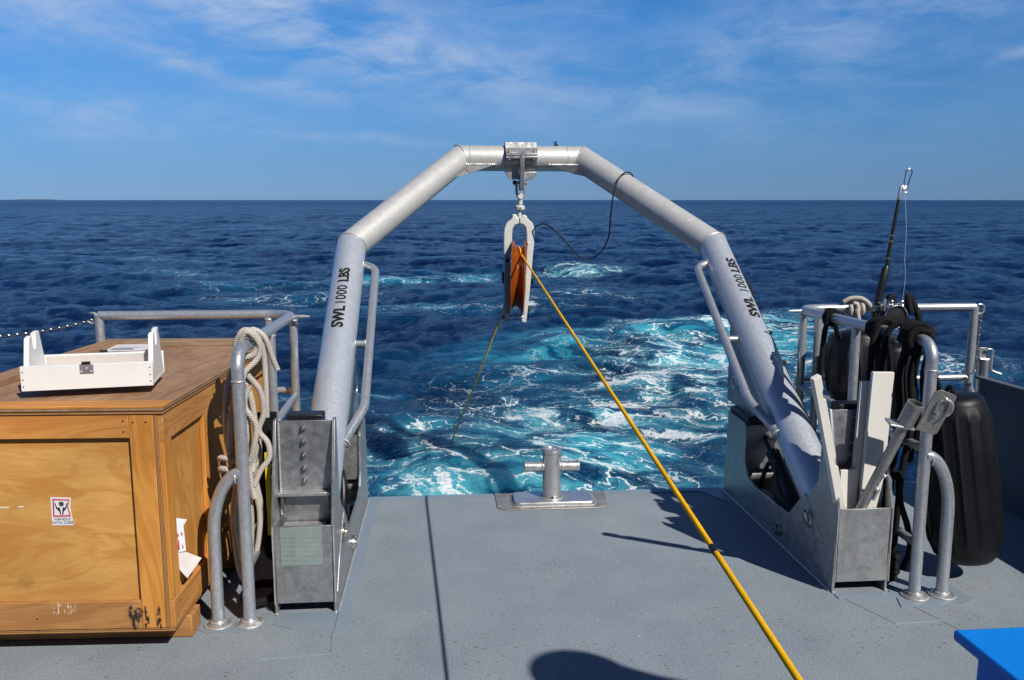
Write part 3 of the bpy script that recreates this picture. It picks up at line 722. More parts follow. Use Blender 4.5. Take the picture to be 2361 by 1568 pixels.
m = MB(); m.prism([(.468, 1.338), (.511, 1.338), (.512, 1.15), (.503, .90), (.505, .832), (.467, .838), (.467, 1.10)], 'y', 6.235, 6.345); m.build('swing_cheek', MAT['galv_grey'], BK, bevel=.006)
m = MB(); m.cyl((.452, 6.29, 1.178), (.470, 6.29, 1.178), .045, sides=24); m.cyl((.676, 6.29, 1.165), (.697, 6.29, 1.165), .04, sides=24); m.cyl((.492, 6.234, 1.312), (.492, 6.2335, 1.312), .014); m.cyl((.655, 6.3, .93), (.672, 6.3, .93), .022, sides=8); m.cyl((.455, 6.3, .868), (.468, 6.3, .868), .016, sides=8)
m.build('axle_nut', MAT['black_rubber'], BK, each=True)
m = MB(); m.cyl((.495, 6.25, .873), (.622, 6.25, .873), .010, sides=16); m.box((.483, 6.228, .860), (.508, 6.26, .898)); m.cyl((.652, 6.26, .968), (.682, 6.26, .968), .006); m.cyl((.655, 6.24, 1.45), (.655, 6.236, 1.45), .008)
m.build('lower_pin', MAT['white_paint'], BK, bevel=.001)
SHC = Vector((.578, 6.30, 1.178)); SHM = Matrix.Translation(SHC) @ Matrix.Rotation(R(-5.5), 4, 'Z') @ Matrix.Rotation(R(2.2), 4, 'Y') @ Matrix.Rotation(R(90), 4, 'Y')
m = MB(); m.lathe([(.06, -.035), (.16, -.022), (.25, -.042), (.286, -.056), (.294, -.053), (.294, -.046), (.262, -.030), (.238, -.014), (.230, 0), (.238, .014), (.262, .030), (.294, .046), (.294, .053), (.286, .056), (.25, .042), (.16, .022), (.06, .035), (.06, -.035)], SHM, 72)
m.build('sheave', MAT['orange_sheave'], BK)
m = MB(); m.lathe([(1e-5, -.05), (.058, -.05), (.058, .05), (1e-5, .05)], SHM, 24); m.build('hub', MAT['galv_white'], BK)

# =============================================================== LINES
# yellow tow line: winch -> sheave -> sea
FR = Vector((.5815, 1.2, .846)); TOP = SHC + Vector((.01, -.19, .155)); 
gr_ = .240
arc = []
for i in range(19):
    a = R(130 - i * 8.2)          # from the near upper side over the top to the far side
    arc.append(SHC + Vector((.014 - .034 * i / 18, -math.cos(R(180) - a) * gr_, math.sin(a) * gr_)))
WEN = Vector((-.035, 8.1, -.86))
line = [FR + (FR - arc[0]).normalized() * 4.0, FR] + arc + [arc[-1].lerp(WEN, .5) + Vector((.01, 0, -.01)), WEN]
tl = rope('tow_line', [line[:2] + [line[1].lerp(arc[0], k / 30) for k in range(1, 30)] + line[2:]], .0066, 'rope_yellow', None, (.5815, 1.2, .846), 14)
tag(tl, 'yellow tow line running from the foreground over the orange sheave to the sea', 'rope')
m = MB(); dirv = (arc[0] - FR).normalized()
cpos = FR + dirv * .42
m.cyl(cpos, cpos + dirv * .030, .0079); o = m.build('line_mark', MAT['black_plastic'], tl)
# thin black cable
c1 = [(.690, 6.24, 1.54), (.720, 6.2, 1.583), (.779, 6.14, 1.592), (.86, 6.1, 1.53), (.947, 6.1, 1.437), (1.02, 6.1, 1.36), (1.082, 6.1, 1.331), (1.15, 6.1, 1.345), (1.205, 6.08, 1.395), (1.235, 6.0, 1.50), (1.230, 5.92, 1.63), (1.229, 5.86, 1.75), (1.240, 5.85, 1.83), (1.275, 5.87, 1.92), (1.325, 5.90, 1.965), (1.37, 5.93, 1.968), (1.41, 5.99, 1.945), (1.43, 6.04, 1.90)]
m = MB(); m.tube(spline(c1, 8), .0055, 8)
tag(m.build('black_cable', MAT['black_plastic'], None, (1.0, 6.1, 1.4)), 'thin black cable looping from the block to the sloping pipe', 'cable')

# =============================================================== GUARD RAILS
def rail(s, label):
    E_ = empty('guard_rail', (mx(1.40, s), 3.12, 0), label, 'guard rail', 'pipe guard rails at the stern corners')
    xs = mx(1.405, s); xf = mx(1.527, s); zt = 1.112; ye = mx(2.51, s) if s > 0 else mx(2.447, s)
    yb = 4.47 if s > 0 else 4.43
    m = MB()
    m.tube(fillet([(xs, 3.125, 0), (xs, 3.125, zt), (xs + .012 * s, 4.0, zt), (xs + .012 * s, yb, zt), (ye, yb, zt)], [.075, 0, .16], 10), .0245, 20)
    m.build('top_rail', MAT['alu_rail'], E_)
    m = MB(); m.tube([(xf, 3.12, 0), (xf, 3.12, .2)] + [(xs + (xf - xs) * math.cos(R(q)), 3.121, .37 + .262 * math.sin(R(q))) for q in range(0, 91, 6)], .0245, 20); m.build('bent_foot', MAT['alu_rail'], E_)
    for (x, y, zb) in ((xs + s * .006, 3.76, 0), (xs + s * .012, 4.36, 0), (mx(1.56, s), yb, -.4)):
        m = MB(); m.cyl((x, y, zb), (x, y, zt - .005), .0215, sides=18); m.build('post', MAT['alu_rail'], E_)
    m = MB()
    if s > 0: m.tube(fillet([(ye, yb, zt + .004), (ye, yb, .64), (ye + .09, yb + .02, .45), (ye + .12, yb + .02, .1)], [.12, .1], 6), .0245, 18)
    else: m.cyl((ye, yb, zt + .004), (ye, yb, 0), .0245, sides=18)
    m.build('end_post', MAT['alu_rail'], E_)
    for z in (.655, .235):
        m = MB(); m.cyl((xs, 3.125, z), (xs + s * .012, 4.36, z + .02), .019, sides=16); m.build('side_rail', MAT['alu_rail'], E_)
    m = MB(); m.tube(fillet([(xs + .02 * s, 4.36, .685), (xs + s * .03, yb, .69), (xs + s * .3, yb, .69), (ye, yb, .69)], [.06, 0], 6), .019, 16); m.build('back_rail', MAT['alu_rail'], E_)
    m = MB(); m.tube([(xs + s * .012, yb - .13, zt), (xs - s * .045, yb - .13, zt), (xs - s * .085, yb - .13, zt)], [.010, .010, .006], 12); m.build('rail_stub', MAT['alu_rail'], E_)
    m = MB()
    for x in (xs, xf):
        m.lathe([(.052, .0008), (.050, .008), (.038, .014), (.030, .018), (.026, .026)], Matrix.Translation((x, 3.122, 0)), 32); 
    m.build('foot_flange', MAT['alu_bright'], E_, each=True)
    m = MB()
    for x in (xs, xf): ring_bead(m, (x, 3.122, .007), .052, .006); ring_bead(m, (x, 3.122, .020), .029, .005)
    ring_bead(m, (xs, 3.125, zt - .115), .0245, .004, (0, 0, 1), 30); ring_bead(m, (xs + s * .024, 3.122, .615), .026, .005, (1, 0, 0), 24)
    ring_bead(m, (xs + s * .006, 3.76, zt - .026), .022, .005, (0, 0, 1), 24); ring_bead(m, (xs + s * .012, 4.36, zt - .026), .022, .005, (0, 0, 1), 24); ring_bead(m, (mx(1.56, s), yb, zt - .026), .022, .005, (0, 0, 1), 24)
    ring_bead(m, (xs + s * .004, 3.76, .665), .028, .004, (0, 1, 0), 24)
    m.build('weld_bead', MAT['weld'], E_, each=True)
    m = MB(); m.torus((ye + s * .030, yb - .006, zt - .012), .028, .0065, 20, 8, (0, 1, 0), a0=-110, a1=150); m.build('chain_eye', MAT['alu_bright'], E_)
    return xs, ye, yb, zt
rail(-1, 'pipe guard rail on the left, beside the wooden crate')
rail(1, 'pipe guard rail on the right, hung with black fender lines')
# chains
def chain(path, label, link=.034, r=.0027):
    P = [Vector(p) for p in path]; m = MB(); i = 0
    L = [0]
    for a, b in zip(P[:-1], P[1:]): L.append(L[-1] + (b - a).length)
    d = 0
    while d < L[-1]:
        k = max(j for j in range(len(L)) if L[j] <= d); k = min(k, len(P) - 2); a, b = P[k], P[k + 1]; tt = (d - L[k]) / (L[k + 1] - L[k]); c = a.lerp(b, tt); D_ = (b - a).normalized()
        ref = Vector((0, 1, .3)) if i % 2 else Vector((0, .3, -1)); 
        if abs(D_.z) > .8: ref = Vector((0, 1, 0)) if i % 2 else Vector((1, 0, 0))
        ax = D_.cross(ref).normalized()
        m.torus(c, .0085, r, 14, 7, ax, 1.95, D_); d += link * .64; i += 1
    return tag(m.build('chain', MAT['steel'], None, P[0]), label, 'chain', 'safety chains at the rail ends')
cp = [Vector((-1.885, 4.42, 1.085)).lerp(Vector((-3.1, 4.42, 1.09)), k / 24) - Vector((0, 0, .085 * (1 - ((k / 12) - 1) ** 2))) for k in range(25)]
chain(cp, 'steel chain stretched across the gap beyond the crate')
chain([(3.155, 4.46, 1.085), (3.150, 4.46, .90), (3.140, 4.45, .74), (3.085, 4.435, .70), (3.075, 4.44, .60), (3.08, 4.45, .56)], 'steel chain hanging down the end post of the right rail')

# =============================================================== BULWARK AND GATE LATCH
E_ = empty('bulwark', (3.13, 4.4, 0), 'dark shaded grey side wall at the right edge', 'bulwark')
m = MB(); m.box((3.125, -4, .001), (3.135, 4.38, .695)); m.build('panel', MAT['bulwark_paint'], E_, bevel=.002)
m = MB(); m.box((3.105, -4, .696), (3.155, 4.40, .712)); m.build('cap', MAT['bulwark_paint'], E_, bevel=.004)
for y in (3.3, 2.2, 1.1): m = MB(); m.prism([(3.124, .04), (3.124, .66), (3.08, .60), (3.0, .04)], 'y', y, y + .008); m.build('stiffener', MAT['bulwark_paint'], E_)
E_ = empty('gate_latch', (3.21, 4.45, .7), 'small aluminium gate latch with a bent handle at the right rail end', 'latch')
m = MB(); m.box((3.165, 4.46, .60), (3.215, 4.47, .87)); m.cyl((3.20, 4.45, .55), (3.20, 4.45, .80), .020, sides=16); m.build('bracket', MAT['alu_bright'], E_, bevel=.001)
m = MB(); m.tube(fillet([(3.20, 4.44, .862), (3.232, 4.44, .862), (3.232, 4.44, .735), (3.285, 4.42, .715)], [.012, .02], 4), .007, 10); m.cyl((3.17, 4.455, .80), (3.235, 4.45, .80), .007); m.build('handle', MAT['alu_bright'], E_)

# =============================================================== CRATE
CM = Matrix.Translation((-1.012, 2.90, 0)) @ Matrix.Rotation(R(-2.4), 4, 'Z')   # local: x to the left is negative, y aft
CW, CL, CB, CT = .875, 1.56, .10, .925
CRT = empty('wooden_crate', CM.translation, 'large wooden shipping crate with raised lid rim on the left', 'crate')
CRT.rotation_euler = (0, 0, R(-2.4))
def crate_part(name, lo, hi, mat, bevel=.0025, parent=None, fn=None):
    m = MB()
    if lo is not None: m.box(lo, hi)
    if fn: fn(m)
    s0 = list(ORG[CRT.name]); ORG[CRT.name] = [0, 0, 0]; o = m.build(name, MAT[mat], parent or CRT, bevel=bevel); ORG[CRT.name] = s0; ORG[o.name] = [0, 0, 0]; return o
T_ = .018
# panels
crate_part('front_panel', (-CW + .02, .020, CB + .01), (-.02, .034, CT), 'ply_front')
crate_part('side_panel', (-.034, .035, CB + .01), (-.020, CL - .02, CT), 'ply_side')
crate_part('side_panel', (-CW + .02, .035, CB + .01), (-CW + .034, CL - .02, CT), 'ply_side')
crate_part('back_panel', (-CW + .035, CL - .034, CB + .01), (-.035, CL - .02, CT), 'ply_front')
crate_part('floor', (-CW + .005, .005, CB - .008), (-.005, CL - .005, CB + .009), 'ply_edge')
# battens of the front
crate_part('batten', (-CW + .12, 0, CT - .088), (-.1205, .0195, CT - .001), 'pine_x')
crate_part('batten', (-CW + .12, 0, CB + .010), (-.1205, .0195, CB + .118), 'skid_wood')
crate_part('batten', (-.12, 0, CB + .010), (-.034, .0195, CT - .001), 'pine_z')
crate_part('batten', (-CW, 0, CB + .010), (-CW + .1195, .0195, CT - .001), 'pine_z')
crate_part('corner_strip', (-.0335, .0005, CB + .010), (-.0195, .0190, CT - .001), 'ply_edge_z', .001)
# battens of the side that faces the rail
crate_part('batten', (-.0195, .002, CT - .105), (0, CL - .003, CT - .001), 'pine_y')
crate_part('batten', (-.0195, .002, CB + .010), (0, CL - .003, CB + .118), 'pine_y')
for y0, y1 in ((.002, .075), (.42, .50), (1.0, 1.08), (CL - .085, CL - .003)):
    crate_part('batten', (-.0190, y0, CB + .1185), (-.0008, y1, CT - .1055), 'pine_z')
# lid: three thin layers and a raised rim
crate_part('lid_layer', (-CW - .004, -.004, CT), (.004, CL + .004, CT + .009), 'ply_edge', .001)
crate_part('lid_layer', (-CW + .002, .002, CT + .0093), (-.002, CL - .002, CT + .0125), 'black_plastic', 0)
crate_part('lid_panel', (-CW - .005, -.005, CT + .0128), (.005, CL + .005, CT + .022), 'ply_top', .001)
zr = CT + .0222; zt_ = CT + .052
crate_part('lid_rim', (-CW - .006, -.006, zr), (.006, .088, zt_ - .020), 'pine_x')
crate_part('lid_rim', (-.085, .0885, zr), (.006, CL + .005, zt_ - .0205), 'weathered_y')
crate_part('lid_rim', (-CW - .006, .0885, zr), (-CW + .085, CL - .0865, zt_), 'weathered_y')
crate_part('lid_rim', (-CW - .006, CL - .086, zr), (-.0855, CL + .005, zt_ + .001), 'weathered_x')
# skids
for y in (.13, .75, 1.36): crate_part('skid', (-CW + .01, y, .001), (.012, y + .10, CB - .009), 'skid_wood', .006)
# nails
def nails(m):
    for x, z in ((-.105, CT - .03), (-.06, CT - .03), (-.14, CT - .025), (-.14, CT - .065), (-.105, CB + .045), (-.055, CB + .045), (-.15, CB + .06), (-.50, CB + .055)):
        m.cyl((x, .0005, z), (x, -.0006, z), .0035, sides=8)
    for y, z in ((.03, CT - .03), (.03, CT - .08), (.11, CT - .03), (.11, CT - .08), (.45, CT - .04), (.03, CB + .04), (.09, CB + .03), (.06, CB + .09)):
        m.cyl((-.0005, y, z), (.0006, y, z), .0035, sides=8)
crate_part('nail', None, None, 'black_plastic', 0, fn=nails)
# dark water stains low on the front corner
def stain(m):
    rr = random.Random(3)
    def blob(cx_, cz_, w, h, n=22):
        pts = []
        for i in range(n):
            a = 2 * math.pi * i / n; q = 1 + .28 * math.sin(3 * a + cx_ * 40) + .18 * rr.uniform(-1, 1)
            pts.append((cx_ + math.cos(a) * w * q, cz_ + math.sin(a) * h * q))
        m.prism(pts, 'y', -.0006, .0004)
    blob(-.145, CB + .060, .026, .040); blob(-.103, CB + .050, .008, .038); blob(-.058, CB + .050, .009, .040)
crate_part('stain', None, None, 'water_stain', 0, fn=stain)
# sticker: handle with care
st = crate_part('sticker', None, None, 'paper', 0, fn=lambda m: m.prism([(-.425, .615), (-.352, .612), (-.358, .576), (-.3495, .507), (-.4265, .508)], 'y', .0185, .0197))
def frame(m):
    o = [(-.418, .6085), (-.358, .606), (-.364, .578), (-.3575, .541), (-.4205, .540)]; c = (-.389, .575)
    i = [(c[0] + (x - c[0]) * .84, c[1] + (z - c[1]) * .84) for x, z in o]
    for k in range(5): m.prism([o[k], o[(k + 1) % 5], i[(k + 1) % 5], i[k]], 'y', .0180, .0184)
crate_part('sticker_border', None, None, 'red_ink', 0, parent=st, fn=frame)
def hands(m):
    y0, y1 = .0179, .0183
    c = (-.388, .589)
    hexa = [(c[0] + .0105 * math.sin(k * math.pi / 3), c[1] + .0105 * math.cos(k * math.pi / 3)) for k in range(6)]
    for a, b, c2 in ((0, 1, 2), (2, 3, 4), (4, 5, 0)):
        q = [hexa[a], hexa[b], hexa[c2], c]; g = (sum(p[0] for p in q) / 4, sum(p[1] for p in q) / 4)
        m.prism([(g[0] + (p[0] - g[0]) * .9, g[1] + (p[1] - g[1]) * .9) for p in q], 'y', y0, y1)
    for f_ in (-1, 1):
        P_ = [(.005, .548), (.008, .560), (.018, .572), (.0235, .592), (.0195, .592), (.0165, .580), (.010, .572), (.009, .578), (.006, .576), (.0035, .566), (.0015, .548)]
        m.prism([(-.389 + f_ * x, z) for x, z in P_], 'y', y0, y1)
    for txt, z, sx in (('HANDLE', .5265, .98), ('WITH CARE', .5125, .94)):
        vs, fs, w = text_mesh(txt, .0150, .00015, sx, 1.0, 0); m.add([(-.388 - w / 2 + u, .0180, z + v) for u, v in vs], fs)
crate_part('sticker_print', None, None, 'ink', 0, parent=st, fn=hands)
# torn sticker peeling off the side
tp = crate_part('torn_sticker', None, None, 'paper', 0, fn=lambda m: (m.add([(-.0188, .10, .500), (.006, .16, .470), (.002, .13, .455), (.012, .11, .42), (.010, .12, .36), (-.018, .085, .365), (-.0185, .075, .43)], [(0, 1, 2, 3, 4, 5, 6)]), m.add([(-.0190, .10, .500), (.0058, .16, .470), (.0018, .13, .455), (.0118, .11, .42), (.0098, .12, .36), (-.0182, .085, .365), (-.0187, .075, .43)], [(6, 5, 4, 3, 2, 1, 0)])))
crate_part('torn_flap', None, None, 'paper_backing', 0, parent=tp, fn=lambda m: m.add([(-.018, .085, .365), (.010, .12, .355), (.055, .155, .315), (.02, .09, .262), (-.002, .08, .30)], [(0, 1, 2, 3, 4)]))
crate_part('arrow_print', None, None, 'red_ink', 0, parent=tp, fn=lambda m: [m.add([(x - .0008, y, .375), (x + .0014, y + .006, .375), (x + .0014, y + .004, .42), (x + .003, y + .008, .42), (x, y, .445), (x - .0025, y - .004, .42), (x - .0008, y, .42)], [(0, 1, 2, 3, 4, 5, 6)]) for x, y in ((-.0055, .090), (.0035, .104))])
# faded stamp and scratches
def scr(m):
    for x, z, w, h in ((-.62, .575, .045, .006), (-.545, .577, .022, .006)): m.prism([(x, z), (x + w, z + .001), (x + w * .98, z + h), (x + .003, z + h * .9)], 'y', .0193, .0199)
    rr = random.Random(5)
    for k in range(16):
        x = -.44 + .085 * rr.random(); z = CB + .068 + .035 * rr.random(); h = .006 + .03 * rr.random() ** 2; w = .0012 + .003 * rr.random()
        m.prism([(x, z), (x + w, z + .002), (x + w * .5, z + h)], 'y', -.0005, .0003)
crate_part('scratch', None, None, 'white_board', 0, fn=scr)

# tray with two notched ends on the lid
TM = CM.inverted()
ty = Vector((-1.351, 3.27, 0)); 
TR = Matrix.Translation((-1.352, 3.120, .9782)) @ Matrix.Rotation(R(10.2), 4, 'Z')
TRAY = empty('instrument_cradle', TR.translation, 'white painted wooden cradle with two notched ends on the crate lid', 'cradle'); TRAY.rotation_euler = (0, 0, R(10.2))
def tray(name, mat, fn, bevel=.0015, parent=None):
    m = MB(); fn(m); s0 = list(ORG[TRAY.name]); ORG[TRAY.name] = [0, 0, 0]; o = m.build(name, MAT[mat], parent or TRAY, bevel=bevel); ORG[TRAY.name] = s0; ORG[o.name] = [0, 0, 0]; return o
HW = .228
tray('front_board', 'white_paint', lambda m: m.box((-HW, 0, 0), (HW, .016, .094)))
tray('back_board', 'white_paint', lambda m: m.box((-HW, .274, 0), (HW, .290, .094)))
tray('inner_face', 'white_inner', lambda m: m.box((-HW + .02, .2715, .003), (HW - .02, .2738, .088)), 0)
tray('bottom_board', 'white_paint', lambda m: m.box((-HW + .001, .0165, .001), (HW - .001, .2735, .012)))
endp = [(.017, .013), (.273, .013), (.195, .205), (.150, .200), (.150, .160), (.140, .142), (.124, .140), (.111, .155), (.103, .197), (.070, .190)]
for x in (-HW + .002, HW - .020): tray('end_board', 'white_paint', lambda m: m.prism(endp, 'x', x, x + .018))
for y, f_ in ((0, -1), (.290, 1)):
    hg = tray('latch_plate', 'alu_bright', lambda m: m.box((-.026, y + (f_ - 1) * .0012 if f_ < 0 else y, .058), (.022, y + .0012 if f_ > 0 else y, .094)), .001)
    tray('latch_roller', 'black_rubber', lambda m: m.cyl((-.017, y, .0985), (.012, y, .0985), .006), 0, hg)
    tray('latch_screw', 'galv_white', lambda m: [m.cyl((x, y - .0024, z), (x, y - .0046, z), .0035, sides=10) for x, z in ((-.02, .067), (.014, .067), (-.002, .079))], 0, hg)
tray('screw_hole', 'black_plastic', lambda m: [m.cyl((x, .0003, z), (x, -.0004, z), .0028, sides=8) for x in (-HW + .008, HW - .009) for z in (.018, .043, .072)], 0)
# papers in a plastic sleeve
m = MB(); z = .9492
m.add([(-1.79, 4.22, z), (-1.55, 4.25, z), (-1.54, 4.41, z + .004), (-1.77, 4.39, z + .002), (-1.79, 4.22, z + .004), (-1.55, 4.25, z + .004), (-1.54, 4.41, z + .010), (-1.77, 4.39, z + .012)], [(0, 3, 2, 1), (4, 5, 6, 7), (0, 1, 5, 4), (1, 2, 6, 5), (2, 3, 7, 6), (3, 0, 4, 7)])
pp = tag(m.build('paper_sleeve', MAT['paper'], None, (-1.66, 4.3, z)), 'papers in a clear sleeve lying at the far edge of the crate lid', 'papers')
m = MB(); m.prism([(-1.775, 4.26), (-1.745, 4.262), (-1.742, 4.33), (-1.772, 4.33)], 'z', z + .0065, z + .0095)
for k in range(5): m.box((-1.72, 4.25 + .03 * k, z + .006), (-1.60 - .02 * (k % 2), 4.254 + .03 * k, z + .0075))
m.build('print', MAT['ink'], pp)

# =============================================================== WHITE ROPE HANK (left rail)
rx, rz = -.800, 1.112
def wrap(y, x=rx, z=rz, r=.040, turns=1.2, dy=.03, a0=0, n=22, xs=1):
    return [Vector((x + xs * math.cos(R(a0) + 2 * math.pi * turns * i / n) * r, y + dy * i / n, z + math.sin(R(a0) + 2 * math.pi * turns * i / n) * r)) for i in range(n + 1)]
paths = []
paths.append(wrap(3.26, turns=1.6, dy=.07, a0=200, r=.046))
paths.append(spline([(-.845, 3.30, 1.09), (-.82, 3.30, 1.165), (-.775, 3.31, 1.160), (-.745, 3.33, 1.08), (-.742, 3.34, .95), (-.745, 3.345, .80)], 8))
paths.append(spline([(-.84, 3.38, 1.10), (-.80, 3.38, 1.163), (-.75, 3.39, 1.13), (-.725, 3.41, 1.04), (-.708, 3.42, .985)], 8))
paths.append(spline([(-.83, 3.27, 1.10), (-.79, 3.26, 1.17), (-.745, 3.27, 1.12), (-.755, 3.27, 1.06), (-.80, 3.24, 1.01), (-.81, 3.22, .96)], 8))
rr = random.Random(11)
loops = [(-.865, -.775, 1.03, .15, 3.22), (-.85, -.76, .98, .20, 3.26), (-.835, -.785, 1.0, .13, 3.24), (-.82, -.735, .90, .27, 3.30), (-.845, -.775, .94, .22, 3.20)]
for i, (xa, xb, zt2, zb, y) in enumerate(loops):
    w = .004
    xa = -.872 + (i % 3) * .018; xb = -.805 + (i % 2) * .03
    paths.append(spline([(xa + .03, y, zt2), (xa + .004, y - .01, zt2 - .10), (xa - .006 + rr.uniform(-w, w), y, zt2 - .28), (xa + .018, y + .01, .56), (xa + rr.uniform(0, w), y, .42), (xa + .012, y, zb + .08), ((xa + xb) / 2, y, zb), (xb - .012, y + .012, zb + .08), (xb + rr.uniform(-w, w), y + .01, .42), (xb - .02, y, .58), (xb + .004, y, zt2 - .26), (xb - .004, y - .01, zt2 - .10), (xb - .03, y, zt2 + .01)], 7))
paths.append(spline([(-.79, 3.24, 1.0), (-.745, 3.25, .93), (-.735, 3.25, .84), (-.755, 3.24, .77), (-.72, 3.23, .72), (-.715, 3.22, .66), (-.75, 3.21, .61), (-.775, 3.2, .55)], 8))
paths.append(spline([(-.78, 3.22, .96), (-.80, 3.21, .88), (-.755, 3.20, .80), (-.77, 3.19, .70), (-.79, 3.2, .62), (-.775, 3.2, .50)], 8))
for dz in (0, .045): paths.append([Vector((-.845 + math.cos(a) * .065, 3.225 + math.sin(a) * .035, .615 + dz + .01 * math.sin(a * 2))) for a in [2 * math.pi * k / 26 for k in range(27)]])
tag(rope('rope_hank', paths, .0118, 'rope_white', None, (rx, 3.25, rz)), 'white braided rope tied in a hank over the left rail', 'rope')
# dark rope bundle behind it, in the shade
paths = [spline([(x, 3.42, .80), (x + .02, 3.42, .7), (x, 3.43, .5), (x + .01, 3.42, .22 + q), (x + .035, 3.43, .15 + q), (x + .055, 3.44, .24 + q), (x + .045, 3.43, .6), (x + .04, 3.43, .80)], 8) for x, q in ((-.80, 0), (-.79, .04), (-.775, .02), (-.81, .07))]
paths.append([Vector((-.80 + math.cos(a) * .07, 3.33 + math.sin(a) * .10, .022 + .018 * (a / 12))) for a in [.35 * k for k in range(40)]])
tag(rope('dark_rope_hank', paths, .0135, 'rope_black', None, (-.78, 3.42, 1.0)), 'dark rope hanging in the shade behind the white rope hank', 'rope')
# yellow strap holder peeping out beside the left base
m = MB(); x0 = -.752
pts = [(3.30, .30), (3.30, .66)]
for k in range(5): pts += [(3.315 + .0, .655 - k * .05), (3.335, .652 - k * .05), (3.335, .64 - k * .05), (3.318, .635 - k * .05)]
pts += [(3.34, .40), (3.34, .30)]
m.prism(pts, 'x', x0, x0 + .02)
Y_ = tag(m.build('yellow_cleat_board', MAT['yellow_plastic'], None, (x0, 3.3, 0), bevel=.002), 'yellow notched plastic board wedged between left rail and base plates', 'board')

# =============================================================== FENDERS (right side)
def fender(a, b, r, label, ribs=18, group='black ribbed fenders'):
    """a = bottom centre, b = top centre"""
    a, b = Vector(a), Vector(b); L = (b - a).length
    E_ = empty('fender', a, label, 'fender', group)
    M = Matrix.Translation(a) @ (b - a).to_track_quat('Z', 'X').to_matrix().to_4x4()
    m = MB(); n = ribs * 6; prof = []
    for k in range(9): th = math.pi / 2 * k / 8; prof.append((r * (.55 + .45 * math.sin(th)) if k else 1e-4, .09 * (1 - math.cos(th)) * (1 if k else 1), 0))
    prof[0] = (1e-4, 0, 0); prof[1] = (r * .62, .004, 0)
    rows = [(1e-4, 0, 0), (r * .45, .002, 0), (r * .72, .016, 0), (r * .88, .045, 0), (r * .96, .085, 0), (r * .99, .11, 1), (r, .16, 1)]
    for k in range(1, 8): rows.append((r * (1 + .02 * math.sin(math.pi * k / 8)), .16 + (L - .30) * k / 8, 1))
    rows += [(r * .99, L - .12, 1), (r * .97, L - .095, 1), (r * .95, L - .075, 0), (r * .90, L - .055, 0), (r * .89, L - .048, 0), (r * .86, L - .030, 0), (r * .72, L - .012, 0), (r * .4, L - .002, 0), (1e-4, L, 0)]
    vs = []
    for (q, h, rib) in rows:
        for j in range(n):
            an = 2 * math.pi * j / n; g = rib * .045 * max(0, math.cos(ribs * an)) ** 3 - rib * .006
            vs.append(M @ Vector((math.cos(an) * (q * (1 + g)), math.sin(an) * (q * (1 + g)), h)))
    fs = [(i * n + j, i * n + (j + 1) % n, (i + 1) * n + (j + 1) % n, (i + 1) * n + j) for i in range(len(rows) - 1) for j in range(n)]
    m.add(vs, fs); m.build('body', MAT['black_fender'], E_, angle=60)
    m = MB(); m.torus(M @ Vector((0, 0, L + .004)), .022, .010, 16, 8, (1, 0, 0)); m.build('rope_eye', MAT['black_fender'], E_)
    return E_
fender((2.362, 3.295, .075), (2.268, 3.37, .845), .152, 'biggest black ribbed fender, hanging at the right behind the bent rail foot')
fender((2.265, 4.13, .60), (2.235, 4.17, 1.03), .165, 'round topped black fender hung inside the far corner of the right rail')
fender((2.60, 4.28, .34), (2.52, 4.30, .93), .105, 'slim black fender half hidden behind the hanging black ropes')
RX = mx(1.405, 1)
def fl(name, label, paths, r=.0135, loc=(2, 3.3, 1.1)):
    return tag(rope(name, paths, r, 'rope_black', None, loc), label, 'rope', 'black fender lines on the right rail')
# first hitch, far fender
fl('fender_line', 'black fender line hitched to the right rail nearest its far corner', [
    wrap(4.00, RX + .012, 1.112, .038, 2.1, .055, 90), spline([(RX - .03, 3.99, 1.10), (RX - .045, 3.985, 1.02), (RX - .055, 3.98, .88), (RX - .05, 3.98, .72), (RX - .03, 3.99, .66)], 8),
    spline([(RX + .04, 4.05, 1.09), (RX + .07, 4.07, 1.02), (RX + .13, 4.12, .975), (RX + .20, 4.16, 1.02)], 8)], .0135, (RX, 4.0, 1.11))
# second hitch
fl('fender_line', 'black fender line hitched to the middle of the right rail', [
    wrap(3.52, RX + .007, 1.114, .042, 3.1, .085, 60), wrap(3.49, RX + .006, 1.114, .052, 1.1, .03, 100),
    spline([(RX - .030, 3.50, 1.13), (RX - .055, 3.49, 1.06), (RX - .065, 3.48, .95), (RX - .075, 3.47, .82), (RX - .095, 3.47, .75), (RX - .10, 3.47, .735)], 8),
    spline([(RX + .02, 3.60, 1.08), (RX + .05, 3.62, .95), (RX + .055, 3.63, .80), (RX + .05, 3.62, .6)], 8), spline([(RX + .04, 3.56, 1.09), (RX + .075, 3.56, .96), (RX + .085, 3.57, .80), (RX + .06, 3.57, .6)], 8)], .0150, (RX, 3.5, 1.11))
